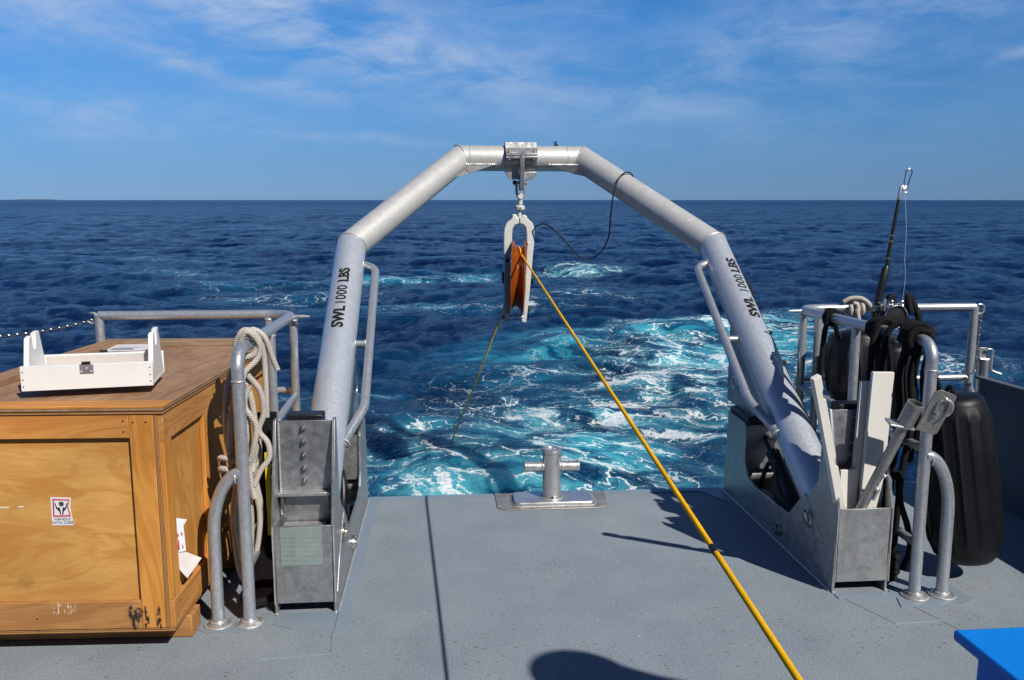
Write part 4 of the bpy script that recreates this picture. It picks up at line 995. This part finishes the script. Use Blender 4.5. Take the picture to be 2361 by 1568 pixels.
# third: thick hitch and hank near the elbow
P3 = [wrap(3.205, RX + .002, 1.114, .045, 4.2, .12, 40), wrap(3.20, RX + .002, 1.118, .060, 2.1, .08, 120), wrap(3.22, RX + .002, 1.10, .055, 1.3, .05, 20)]
P3.append(spline([(RX + .03, 3.31, 1.14), (RX - .02, 3.34, 1.165), (RX - .065, 3.36, 1.12), (RX - .08, 3.36, 1.0), (RX - .10, 3.36, .80), (RX - .115, 3.37, .60), (RX - .12, 3.38, .45), (RX - .10, 3.38, .28)], 8))
for i in range(7):
    x = RX - .055 + i * .0185; y = 3.245 + .02 * (i % 3); zb = (.20, .10, .16, .62, .12, .55, .60)[i]
    P3.append(spline([(x + .01, y, 1.08), (x - .006, y + .01, .95), (x + .004, y, .80), (x - .004, y + .008, .66), (x - .03 + .012 * (i % 2), y, .50), (x - .04 + rr.uniform(-.01, .01), y, max(zb, .3)), (x - .035, y + .01, zb)] if zb < .5 else [(x + .01, y, 1.08), (x - .006, y + .01, .95), (x + .004, y, .80), (x, y, zb)], 8))
P3.append(spline([(RX + .04, 3.19, 1.10), (RX + .06, 3.20, .99), (RX + .10, 3.24, .93), (RX + .16, 3.29, .86), (RX + .235, 3.345, .80)], 8))
P3.append(spline([(RX - .03, 3.26, .52), (RX - .01, 3.26, .38), (RX + .025, 3.25, .27), (RX + .045, 3.25, .16), (RX + .03, 3.27, .06)], 8))
P3.append([Vector((RX - .055 + math.cos(a) * (.055 + .01 * math.sin(a * .7)), 3.30 + math.sin(a) * .075, .018 + .0036 * a)) for a in [.3 * k for k in range(105)]])
fl('fender_line', 'thick bundle of black line over the rail elbow, hanging down to a coil', P3, .0135, (RX, 3.25, 1.11))
# black hitch standing up on the back rail and the white rope
yb = 4.47
fl('fender_line', 'two black loops standing up on the back rail behind the fishing reel', [
    wrap(0, 0, 0, .03, 1, .01)[:0] or [Vector((2.60 + .02 * k / 20, yb + math.cos(.33 * k) * .038, 1.112 + math.sin(.33 * k) * .045)) for k in range(21)],
    spline([(2.585, yb - .04, 1.10), (2.578, yb - .02, 1.165), (2.60, yb, 1.178), (2.625, yb + .01, 1.14), (2.66, yb - .035, 1.08), (2.69, yb - .05, 1.0), (2.70, yb - .06, .86)], 8),
    spline([(2.70, yb - .045, 1.08), (2.692, yb - .02, 1.16), (2.712, yb, 1.178), (2.735, yb, 1.14), (2.745, yb - .05, 1.06), (2.76, yb - .06, .92)], 8)], .0185, (2.62, yb, 1.11))
def wr(x, turns, dx, a0, r=.040): return [Vector((x + dx * i / 26, yb + math.cos(R(a0) + 2 * math.pi * turns * i / 26) * r, 1.112 + math.sin(R(a0) + 2 * math.pi * turns * i / 26) * r)) for i in range(27)]
tag(rope('white_rope', [wr(2.335, 1.0, .03, 150, .043), wr(2.375, 1.3, .04, 120, .042),
    spline([(2.30, yb - .02, 1.15), (2.34, yb - .03, 1.172), (2.40, yb - .04, 1.17), (2.45, yb - .045, 1.13), (2.475, yb - .05, 1.06), (2.48, yb - .05, .99)], 8),
    spline([(2.37, yb - .045, 1.11), (2.385, yb - .05, 1.04), (2.39, yb - .05, .97), (2.42, yb - .06, .90)], 8)], .0125, 'rope_white', None, (2.38, yb, 1.11)),
    'pale twisted rope knotted over the back rail on the right', 'rope')

# =============================================================== FISHING ROD
RD = empty('fishing_rod', (2.47, 4.41, .75), 'black fishing rod with a reel standing against the right rail', 'fishing rod')
p = [Vector(q) for q in ((2.45, 4.41, .72), (2.475, 4.41, 1.12), (2.485, 4.41, 1.15), (2.52, 4.41, 1.345), (2.525, 4.41, 1.36), (2.572, 4.41, 1.760), (2.577, 4.41, 1.800))]
m = MB(); m.tube([p[1] - Vector((0, 0, .42)), p[1], p[2], p[2].lerp(p[3], .5), p[3], p[4]], [.018, .018, .022, .023, .021, .012], 16); m.build('grip', MAT['black_rubber'], RD)
m = MB(); m.tube([p[4], p[5]], [.0115, .0085], 12); m.build('blank', MAT['black_plastic'], RD)
m = MB(); m.tube([p[5] - Vector((.003, 0, .02)), p[6], p[6] + Vector((.012, 0, .012))], [.0095, .0105, .006], 12); m.torus(p[6] + Vector((.03, 0, -.01)), .018, .003, 16, 6, (0, 1, 0)); m.build('tip_guide', MAT['alu_bright'], RD)
m = MB()
for tt in (.1, .34, .42, .93): q = p[4].lerp(p[5], tt); m.cyl(q, q + Vector((.0006, 0, .006)), .0125 - .003 * tt)
m.build('wrap_band', MAT['brass'], RD)
m = MB(); q = p[6] + Vector((.028, 0, .02)); m.tube(fillet([q + Vector((-.014, 0, -.02)), q + Vector((-.004, 0, .07)), q + Vector((.016, 0, .088)), q + Vector((.034, 0, .07)), q + Vector((.008, 0, -.02)), q + Vector((-.012, 0, -.021))], .012, 4), .0036, 8); m.build('snap_hook', MAT['chrome'], RD)
m = MB(); rc = Vector((2.555, 4.36, 1.075)); M = Matrix.Translation(rc) @ Matrix.Rotation(R(90), 4, 'X')
m.lathe([(1e-5, -.035), (.060, -.035), (.062, .030), (1e-5, .035)], M, 36); m.build('reel', MAT['black_plastic'], RD)
m = MB(); m.torus(rc + Vector((0, -.034, 0)), .064, .006, 40, 8, (0, 1, 0)); m.torus(rc + Vector((0, .034, 0)), .064, .006, 40, 8, (0, 1, 0)); m.cyl((2.47, 4.38, 1.15), (2.60, 4.35, 1.145), .005); m.torus((2.545, 4.36, 1.152), .010, .003, 14, 6, (0, 1, 0)); m.torus((2.605, 4.36, 1.15), .010, .003, 14, 6, (0, 1, 0))
m.box((2.448, 4.385, 1.10), (2.51, 4.39, 1.135)); m.cyl((2.515, 4.37, 1.10), (2.515, 4.37, 1.17), .015)
m.build('reel_frame', MAT['chrome'], RD)
m = MB(); m.tube(spline([tuple(q + Vector((-.01, -.01, -.03))), (2.608, 4.38, 1.58), (2.606, 4.37, 1.4), (2.611, 4.36, 1.3), (2.604, 4.36, 1.15)], 6), .0007, 6); m.build('fishing_line', MAT['white_board'], RD)

# =============================================================== BOARDS AND TOOL IN THE RIGHT POCKET
def lean(name, prof, t_, bot, top, label, wdir=(1, 0, 0), mat='white_board', grp='white boards in the right pocket'):
    """board profile in (across, along), thickness t_, from bot to top"""
    bot, top = Vector(bot), Vector(top); d = (top - bot).normalized(); w = Vector(wdir); w = (w - d * w.dot(d)).normalized(); n = w.cross(d)
    M = Matrix((w, n, d)).transposed().to_4x4(); M.translation = bot; L = (top - bot).length
    m = MB(); m.prism([(a, b * L) for a, b in prof], 'y', 0, t_, M)
    return tag(m.build(name, MAT[mat], None, bot, bevel=.002), label, 'board', grp), M
# thin notched stick leaning out over the lip
lean('notched_stick', [(0, 0), (.042, 0), (.042, .50), (.030, .512), (.030, .545), (.041, .56), (.041, .875), (.030, .885), (.030, .92), (.038, .935), (.038, 1), (0, 1)], .024,
     (1.768, 3.305, .15), (1.440, 3.02, .9935), 'thin white notched stick leaning out of the pocket to the left', (.93, .30, 0))
lean('wide_board', [(0, 0), (.098, 0), (.098, .60), (.096, 1), (.003, 1), (0, .995)], .020, (1.798, 3.262, .075), (1.818, 3.245, .972), 'tall wide white board standing in the pocket with one screw')
lean('narrow_board', [(0, 0), (.060, 0), (.060, 1), (0, 1)], .018, (1.765, 3.288, .075), (1.790, 3.282, .925), 'off white board standing behind the left edge of the tall wide one')
lean('short_board', [(0, 0), (.078, 0), (.078, 1), (.0, .985)], .016, (1.722, 3.262, .075), (1.712, 3.262, .540), 'short white offcut low in the pocket between stick and tall board')
m = MB(); m.cyl((1.872, 3.243, .915), (1.872, 3.234, .917), .0045); tag(m.build('board_screw', MAT['steel'], None, (1.872, 3.243, .915)), 'small screw sticking out near the top of the tall wide board', 'screw')
TL = empty('pipe_tool', (1.79, 3.21, .10), 'aluminium pipe tool with a flat plate and ring handle leaning in the pocket', 'tool')
q0, q1 = Vector((1.76, 3.275, .20)), Vector((1.888, 3.075, .790)); d = (q1 - q0).normalized()
m = MB(); m.cyl(q0, q1, .0215); m.build('shaft', MAT['alu_dirty'], TL)
m = MB(); m.lathe([(.026, 0), (.0325, .0), (.0325, .105), (.028, .105), (.028, .02), (1e-4, .02)], Matrix.Translation(q1 - d * .012) @ d.to_track_quat('Z', 'Y').to_matrix().to_4x4(), 28); m.build('socket', MAT['alu_dirty'], TL)
m = MB(); w = Vector((d.z, 0, -d.x)).normalized(); c = q1 - d * .015
m.bar(c - w * .075 + Vector((0, .0, 0)), c + w * .035, .055, .010, d); m.build('collar', MAT['alu_bright'], TL, bevel=.002)
# flat plate with rounded ends
m = MB(); c0 = q1 + w * .036 - d * .03 + Vector((0, -.02, 0)); M = Matrix((w, Vector((0, -1, 0)), d)).transposed().to_4x4(); M.translation = c0
m.prism([(0, .01), (.085, 0), (.097, .012), (.097, .185), (.088, .195), (.02, .205), (0, .19)], 'y', 0, .007, M); m.build('plate', MAT['alu_dirty'], TL, bevel=.0015)
m = MB(); cc = M @ Vector((.062, .018, .13)); m.torus(cc, .031, .0055, 24, 10, (.2, 1, .1), 1.15, d, a0=-150, a1=150); m.sphere(M @ Vector((.055, .010, .168)), .010); m.sphere(M @ Vector((.045, .010, .092)), .012); m.build('ring_handle', MAT['alu_bright'], TL)
m = MB(); cc = q0 + d * .33 + Vector((.02, -.022, 0)); m.torus(cc + w * .012, .028, .0045, 24, 10, (0, 1, 0), 1.3, d, a0=-100, a1=100); m.sphere(cc + d * .035 - w * .005, .009); m.sphere(cc - d * .035 - w * .008, .011); m.cyl(cc - d * .035, cc - d * .09, .007); m.build('shackle_pin', MAT['alu_bright'], TL)

# =============================================================== BLUE BOX, BOOM
BB = empty('blue_tote', (1.35, 1.15, 0), 'bright blue box lid corner at the bottom right edge', 'storage box')
m = MB(); m.box((1.062, .75, .728), (1.75, 1.506, .752)); m.build('lid', MAT['blue_plastic'], BB, bevel=.006)
m = MB(); m.prism([(1.10, .78), (1.72, .78), (1.72, 1.48), (1.10, 1.48)], 'z', .001, .7275); m.build('body', MAT['blue_plastic'], BB, bevel=.01)
WH = empty('added_wheelhouse', (.6, -2.4, 0), 'grey deckhouse wall added behind the viewpoint to block sky light', 'added_wheelhouse')  # unseen deckhouse added behind the camera to block sky light and darken the shade
m = MB(); m.box((-1.7, -4, .001), (2.9, -2.4, 3.9)); m.build('wall', MAT['bulwark_paint'], WH, bevel=.03)
m = MB(); m.box((-1.9, -4, 3.901), (3.1, -2.0, 4.0)); m.build('roof', MAT['bulwark_paint'], WH, bevel=.02)
m = MB(); m.box((.2, -2.398, .1), (1.0, -2.36, 2.0)); m.build('door', MAT['alu_plate'], WH, bevel=.01)
for x in (-1.2, 1.5): m = MB(); m.box((x, -2.398, 1.2), (x + .8, -2.38, 1.9)); m.build('window', MAT['black_plastic'], WH, bevel=.01)
BO = empty('shadow_caster_boom', (3.0, -.2, 0), 'grey boom with a rounded head added beyond the right edge to cast a shadow', 'shadow caster')  # boom added out of view to throw the rounded shadow on the deck
m = MB(); m.cyl((2.95, -.35, 0), (2.95, -.35, 2.35), .12); m.build('column', MAT['alu_plate'], BO)
h0 = Vector((1.90, .60, 2.20)); h1 = Vector((2.95, -.05, 2.30))
m = MB(); m.sphere(h0, .155, 14, (1.1, .9, .8)); m.build('boom_head', MAT['alu_plate'], BO)
m = MB(); m.tube([h0 + (h1 - h0) * .04, h0 + (h1 - h0) * .25, h1], [.12, .105, .14], 20); m.build('boom', MAT['alu_plate'], BO)

# everything built so far rides on the boat
for o in list(C.objects):
    if o.parent is None and o.type in ('MESH', 'EMPTY'):
        o.matrix_world = BOAT @ (Matrix.Translation(o.location) @ o.rotation_euler.to_matrix().to_4x4())

# =============================================================== SEA
def wave_tile(N, Lm, wind, amp, seed, lo=0, align_=2, small=.0):
    rg = np.random.RandomState(seed); k = np.fft.fftfreq(N, Lm / N) * 2 * np.pi
    kx, ky = np.meshgrid(k, k, indexing='ij'); kk = np.sqrt(kx ** 2 + ky ** 2); kk[0, 0] = 1e-6
    Lw = wind ** 2 / 9.81; wd = (math.cos(R(62)), math.sin(R(62)))
    co = (kx * wd[0] + ky * wd[1]) / kk
    ph = np.exp(-1 / (kk * Lw) ** 2) / kk ** 4 * (np.abs(co) ** align_ * .85 + .15) * np.exp(-(kk * small) ** 2)
    ph[kk < lo] = 0; ph[0, 0] = 0
    h = (rg.randn(N, N) + 1j * rg.randn(N, N)) * np.sqrt(ph)
    H = np.real(np.fft.ifft2(h)); sd = H.std(); f = amp / sd
    DX = np.real(np.fft.ifft2(-1j * kx / kk * h)) * f; DY = np.real(np.fft.ifft2(-1j * ky / kk * h)) * f
    return H * f, DX, DY
def sample(T, Lm, x, y):
    N = T.shape[0]; u = (x / Lm * N) % N; v = (y / Lm * N) % N
    i = np.floor(u).astype(int); j = np.floor(v).astype(int); a = u - i; b = v - j; i %= N; j %= N; i2 = (i + 1) % N; j2 = (j + 1) % N
    return T[i, j] * (1 - a) * (1 - b) + T[i2, j] * a * (1 - b) + T[i, j2] * (1 - a) * b + T[i2, j2] * a * b
A0 = YAW
ang = np.concatenate([np.linspace(-math.pi, -.80, 60, endpoint=False), np.linspace(-.80, .80, 760, endpoint=False), np.linspace(.80, math.pi, 60, endpoint=False)])
rad = np.geomspace(3.2, 14000, 1000)
RR, AA = np.meshgrid(rad, ang, indexing='ij')
X = RR * np.sin(AA + A0); Y = RR * np.cos(AA + A0)
Z = np.zeros_like(X); DXs = np.zeros_like(X); DYs = np.zeros_like(X)
for (N, Lm, wind, amp, seed, lo, al, rot, fade, small, chop) in ((512, 97., 5.0, .085, 3, .25, 2.2, 0.0, 900, .05, 1.2), (512, 31., 2.8, .045, 8, 1.2, 1.5, .5, 220, .02, 1.1), (512, 9.3, 1.9, .018, 21, 4., 1.0, 1.1, 60, .005, 1.0)):
    H, DX, DY = wave_tile(N, Lm, wind, amp, seed, lo, al, small)
    c_, s_ = math.cos(rot), math.sin(rot); u = X * c_ + Y * s_; v = -X * s_ + Y * c_
    f = 1 / (1 + (RR / fade) ** 2)
    Z += sample(H, Lm, u, v) * f; dx = sample(DX, Lm, u, v) * f * chop; dy = sample(DY, Lm, u, v) * f * chop
    DXs += dx * c_ - dy * s_; DYs += dx * s_ + dy * c_
# wake: where the churned water lies (world metres: x, y, half widths, angle, strength) : turquoise and foam
def blob(x, y, sx, sy, a, p=2.0):
    c_, s_ = math.cos(R(a)), math.sin(R(a)); dx, dy = X - x, Y - y
    u = (dx * c_ + dy * s_) / sx; v = (-dx * s_ + dy * c_) / sy
    return np.exp(-(np.abs(u) ** p + np.abs(v) ** p))
teal = np.zeros_like(X); foam = np.zeros_like(X); white = np.zeros_like(X)
def add(arr, val): np.maximum(arr, val, out=arr)
# (x, y, half length, half width, heading, teal, foam, white)
for (bx, by, sx, sy, a, vt, vf, vw) in (
    (.7, 6.6, 1.6, 1.3, 0, 1.0, .8, .9), (1.3, 7.9, 1.0, 1.3, 40, .95, .9, .8), (-.3, 7.3, 1.2, .8, 0, .55, 1.0, .8), (-.5, 8.6, .9, .7, 30, .45, .6, .3),
    (1.7, 9.3, 1.5, 1.3, 20, .70, 1.0, .8), (3.2, 8.9, 1.3, 1.1, 0, .55, .9, .5), (.6, 9.8, 1.2, .8, 0, .50, .55, .2), (-.9, 10.2, 1.1, .5, 0, .45, .35, .15),
    (3.4, 11.0, 1.7, 1.4, 20, .60, .95, .6), (4.6, 12.8, 2.2, 1.6, 20, .95, 1.0, .9), (1.4, 11.6, 1.8, .7, 10, .45, .40, .05), (.4, 12.2, 1.2, .5, 10, .30, .20, 0),
    (3.2, 14.6, 2.8, .85, 22, 1.0, .35, .05), (5.4, 15.4, 2.2, 1.3, 15, 1.0, .95, .9), (6.4, 14.0, 1.5, 1.5, 0, .8, .75, .6), (1.5, 13.2, 1.6, .7, 18, .8, .2, 0),
    (-.4, 18.8, 2.2, 1.0, 0, .45, .30, .05), (1.6, 19.0, 2.0, 1.0, 0, .30, .35, .0), (-4.0, 21.5, 3.0, 1.2, -10, .30, .40, .05), (-6.6, 24.5, 3.0, 1.4, -20, .30, .22, .0),
    (-1.2, 25.5, 3.8, 1.2, 8, .65, .45, .10), (1.8, 28.8, 2.4, 1.3, 10, .55, .35, .05), (-8.8, 28.5, 3.0, 1.6, -25, .22, .25, 0), (5.0, 29.4, 1.4, 1.3, 0, .7, 1.0, 1.0), (3.8, 20.5, 1.6, .9, 0, .25, .4, .1),
    (-12, 36, 4, 2.5, -30, .25, .25, .1), (7.2, 11.6, 1.3, 1.2, 0, .5, .55, .3), (-2.4, 9.6, .8, .6, 0, .2, .3, .1)):
    g = blob(bx, by, sx, sy, a); add(teal, g * vt); add(foam, g * vf); add(white, g * vw)

lump = sample(wave_tile(512, 6.1, 1.6, 1.0, 33, 6., .2, .02)[0], 6.1, X, Y)
Z *= 1 - .45 * np.clip(teal, 0, 1) * (RR < 30)
Z += lump * .007 * np.clip(foam * 1.3 + teal * .4, 0, 1) / (1 + (RR / 40) ** 2)
for bx, by, sx, sy, a, h_ in ((4.2, 15.0, 3.2, .55, 22, .20), (1.0, 12.1, 2.4, .45, 12, .11), (-.3, 9.4, 1.2, .35, 15, .07), (3.0, 9.9, 1.8, .35, 10, .08), (-1.5, 25.6, 4.5, .8, 8, .15), (1.2, 7.9, 1.0, .3, 30, .05)): Z += blob(bx, by, sx, sy, a) * h_
near = np.clip((RR - 3.2) / 2.5, 0, 1)
Z = SEA + Z * (.35 + .65 * near) - RR ** 2 / (2 * 6.37e6)
X2 = X + DXs; Y2 = Y + DYs
nr, na = X.shape
verts = np.stack([X2.ravel(), Y2.ravel(), Z.ravel()], 1)
ii, jj = np.meshgrid(np.arange(nr - 1), np.arange(na), indexing='ij'); j2 = (jj + 1) % na
quads = np.stack([ii * na + jj, ii * na + j2, (ii + 1) * na + j2, (ii + 1) * na + jj], -1).reshape(-1, 4)
me = bpy.data.meshes.new('sea'); me.vertices.add(len(verts)); me.vertices.foreach_set('co', verts.ravel().astype(np.float32))
me.loops.add(quads.size); me.loops.foreach_set('vertex_index', quads.ravel().astype(np.int32))
me.polygons.add(len(quads)); me.polygons.foreach_set('loop_start', np.arange(0, quads.size, 4, dtype=np.int32))
me.update(calc_edges=True); me.polygons.foreach_set('use_smooth', np.ones(len(quads), dtype=bool))
for nm, arr in (('teal', teal), ('foam', foam), ('white', white), ('crest', (Z - SEA))):
    at = me.attributes.new(nm, 'FLOAT', 'POINT'); at.data.foreach_set('value', arr.ravel().astype(np.float32))
if me.polygons[0].normal.z < 0: me.flip_normals()
sea = bpy.data.objects.new('sea', me); C.objects.link(sea); tag(sea, kind='structure')

m, t, b, co = material('sea_water')
def attr(n_): nd = t.new('ShaderNodeAttribute'); nd.attribute_name = n_; return nd.outputs['Fac']
te, fo, wh, crs = attr('teal'), attr('foam'), attr('white'), attr('crest')
geo = t.new('ShaderNodeNewGeometry'); pos = geo.outputs['Position']
camd = t.new('ShaderNodeVectorMath', operation='LENGTH'); t.l.new(pos, camd.inputs[0]); dist = camd.outputs['Value']
flat = t.mapping(pos, scale=(1, 1, 0))
wpn = t.new('ShaderNodeTexNoise', Scale=.55, Detail=4); t.l.new(flat, wpn.inputs['Vector'])
warp = t.vmath('ADD', flat, t.vmath('MULTIPLY', t.vmath('SUBTRACT', wpn.outputs['Color'], (.5, .5, .5)), (2.2, 2.2, 0)))
wpn2 = t.new('ShaderNodeTexNoise', Scale=3.2, Detail=3); t.l.new(flat, wpn2.inputs['Vector'])
warp2 = t.vmath('ADD', warp, t.vmath('MULTIPLY', t.vmath('SUBTRACT', wpn2.outputs['Color'], (.5, .5, .5)), (.42, .42, 0)))
n_big = t.noise(warp, .55, 5, .6, .4)
n_mid = t.noise(t.mapping(warp2, scale=(.75, 1.25, 0), rot=(0, 0, .25)), 1.7, 6, .62, .5)
n_fine = t.noise(flat, 11.0, 6, .70, .2)
# lace of foam: thin bright ridges
def ridge(n_, w): return t.remap(t.math('ABSOLUTE', t.math('SUBTRACT', n_, .5)), 0, w, 1, 0, smooth=True)
def web(sc__, loc, wmax, thr0, thr1):
    """lacy foam: walls between bubbles of churned water, thick where the foam is dense"""
    vo_ = t.new('ShaderNodeTexVoronoi', feature='DISTANCE_TO_EDGE', Scale=sc__); t.l.new(t.mapping(warp3, scale=(.75, 1.35, 0), loc=loc, rot=(0, 0, .2)), vo_.inputs['Vector'])
    dens = t.remap(t.math('ADD', t.math('MULTIPLY', n_mid, .65), t.math('MULTIPLY', n_fine, .35)), thr0, thr1, 0, wmax)
    return t.remap(t.math('DIVIDE', vo_.outputs['Distance'], t.math('ADD', t.math('MULTIPLY', dens, fo), .002)), .45, 1.0, 1, 0, smooth=True)
wp3 = t.new('ShaderNodeTexNoise', Scale=11.0, Detail=4); t.l.new(flat, wp3.inputs['Vector'])
warp3 = t.vmath('ADD', warp2, t.vmath('MULTIPLY', t.vmath('SUBTRACT', wp3.outputs['Color'], (.5, .5, .5)), (.16, .16, 0)))
w1 = web(1.7, (0, 0, 0), .20, .46, .66); w2 = web(5.0, (3, 1, 0), .26, .50, .70)
solid = t.math('MULTIPLY', t.remap(t.math('ADD', t.math('MULTIPLY', n_mid, .55), t.math('MULTIPLY', n_fine, .45)), .56, .64, smooth=True), t.remap(wh, .25, .9))
grain = t.remap(t.noise(flat, 30, 4, .75), .36, .54, .25, 1)
gate = t.remap(fo, .08, .40)
FO = t.math('MULTIPLY', t.math('MULTIPLY', t.math('MAXIMUM', t.math('MAXIMUM', w1, t.math('MULTIPLY', w2, .85)), solid), grain), gate, clamp=True)
deep = t.mix(t.remap(n_big, .35, .65), (.0004, .007, .042), (.0010, .014, .064))
deep = t.mix(t.remap(crs, .05, .40), deep, (.002, .032, .085))
tealf = t.math('MULTIPLY', te, t.remap(t.math('ADD', t.math('MULTIPLY', n_big, .55), t.math('MULTIPLY', n_mid, .40)), .37, .56, .12, 1.1, smooth=True), clamp=True)
body = t.mix(t.remap(tealf, 0, .42), deep, (.003, .095, .19)); body = t.mix(t.remap(tealf, .32, .85), body, (.032, .34, .44))
haze = t.math('MULTIPLY', t.math('MAXIMUM', t.math('MULTIPLY', t.remap(n_mid, .40, .62, smooth=True), t.remap(wh, .1, .9)), t.math('MULTIPLY', FO, .5)), .62)
col = t.mix(haze, body, (.16, .56, .62)); col = t.mix(FO, col, (.80, .85, .87))
t.l.new(col, b.inputs['Base Color'])
b.inputs['IOR'].default_value = 1.33; b.inputs['Specular IOR Level'].default_value = .27; b.inputs['Specular Tint'].default_value = (.72, .86, 1, 1)
t.l.new(t.math('SUBTRACT', 1.0, FO, clamp=True), b.inputs['Subsurface Weight']); b.inputs['Subsurface Radius'].default_value = (.5, 1, 1); b.inputs['Subsurface Scale'].default_value = .9
t.l.new(t.math('ADD', t.remap(dist, 8, 400, .10, .26), t.math('MULTIPLY', FO, .6)), b.inputs['Roughness'])
hb = t.math('ADD', t.math('MULTIPLY', t.noise(t.mapping(pos, scale=(.8, 1.9, 1), rot=(0, 0, .25)), 4.2, 7, .66, .6), 1.0), t.math('MULTIPLY', t.noise(t.mapping(pos, scale=(1, 1.5, 1)), 16, 4, .6), .22))
hb = t.math('ADD', hb, t.math('MULTIPLY', FO, .12))
bn = t.bump(hb, 1.0, .13); t.l.new(t.math('SUBTRACT', 1.0, t.math('MULTIPLY', te, .62)), bn.node.inputs['Strength'])
farw = t.noise(t.mapping(pos, scale=(.55, 1.5, 1), rot=(0, 0, .2)), 1.6, 9, .76, .5)
bn2 = t.new('ShaderNodeBump', Distance=.55); t.l.new(farw, bn2.inputs['Height']); t.l.new(bn, bn2.inputs['Normal']); t.l.new(t.remap(dist, 15, 140, .0, 1.0), bn2.inputs['Strength'])
t.l.new(bn2.outputs[0], b.inputs['Normal'])
me.materials.append(m)
# low strip of land on the horizon at the far left
m = MB(); pts = [(-9300, 0)] + [(-9300 + 260 * k, 9 + 7 * math.sin(k * .9) + 5 * math.sin(k * 2.3)) for k in range(1, 15)] + [(-5500, 2), (-5400, 0)]
m.prism([(x, z - 12) for x, z in pts], 'y', 11500, 12300); tag(m.build('far_shore', MAT['land'], None, (-7400, 11800, 0)), kind='structure')
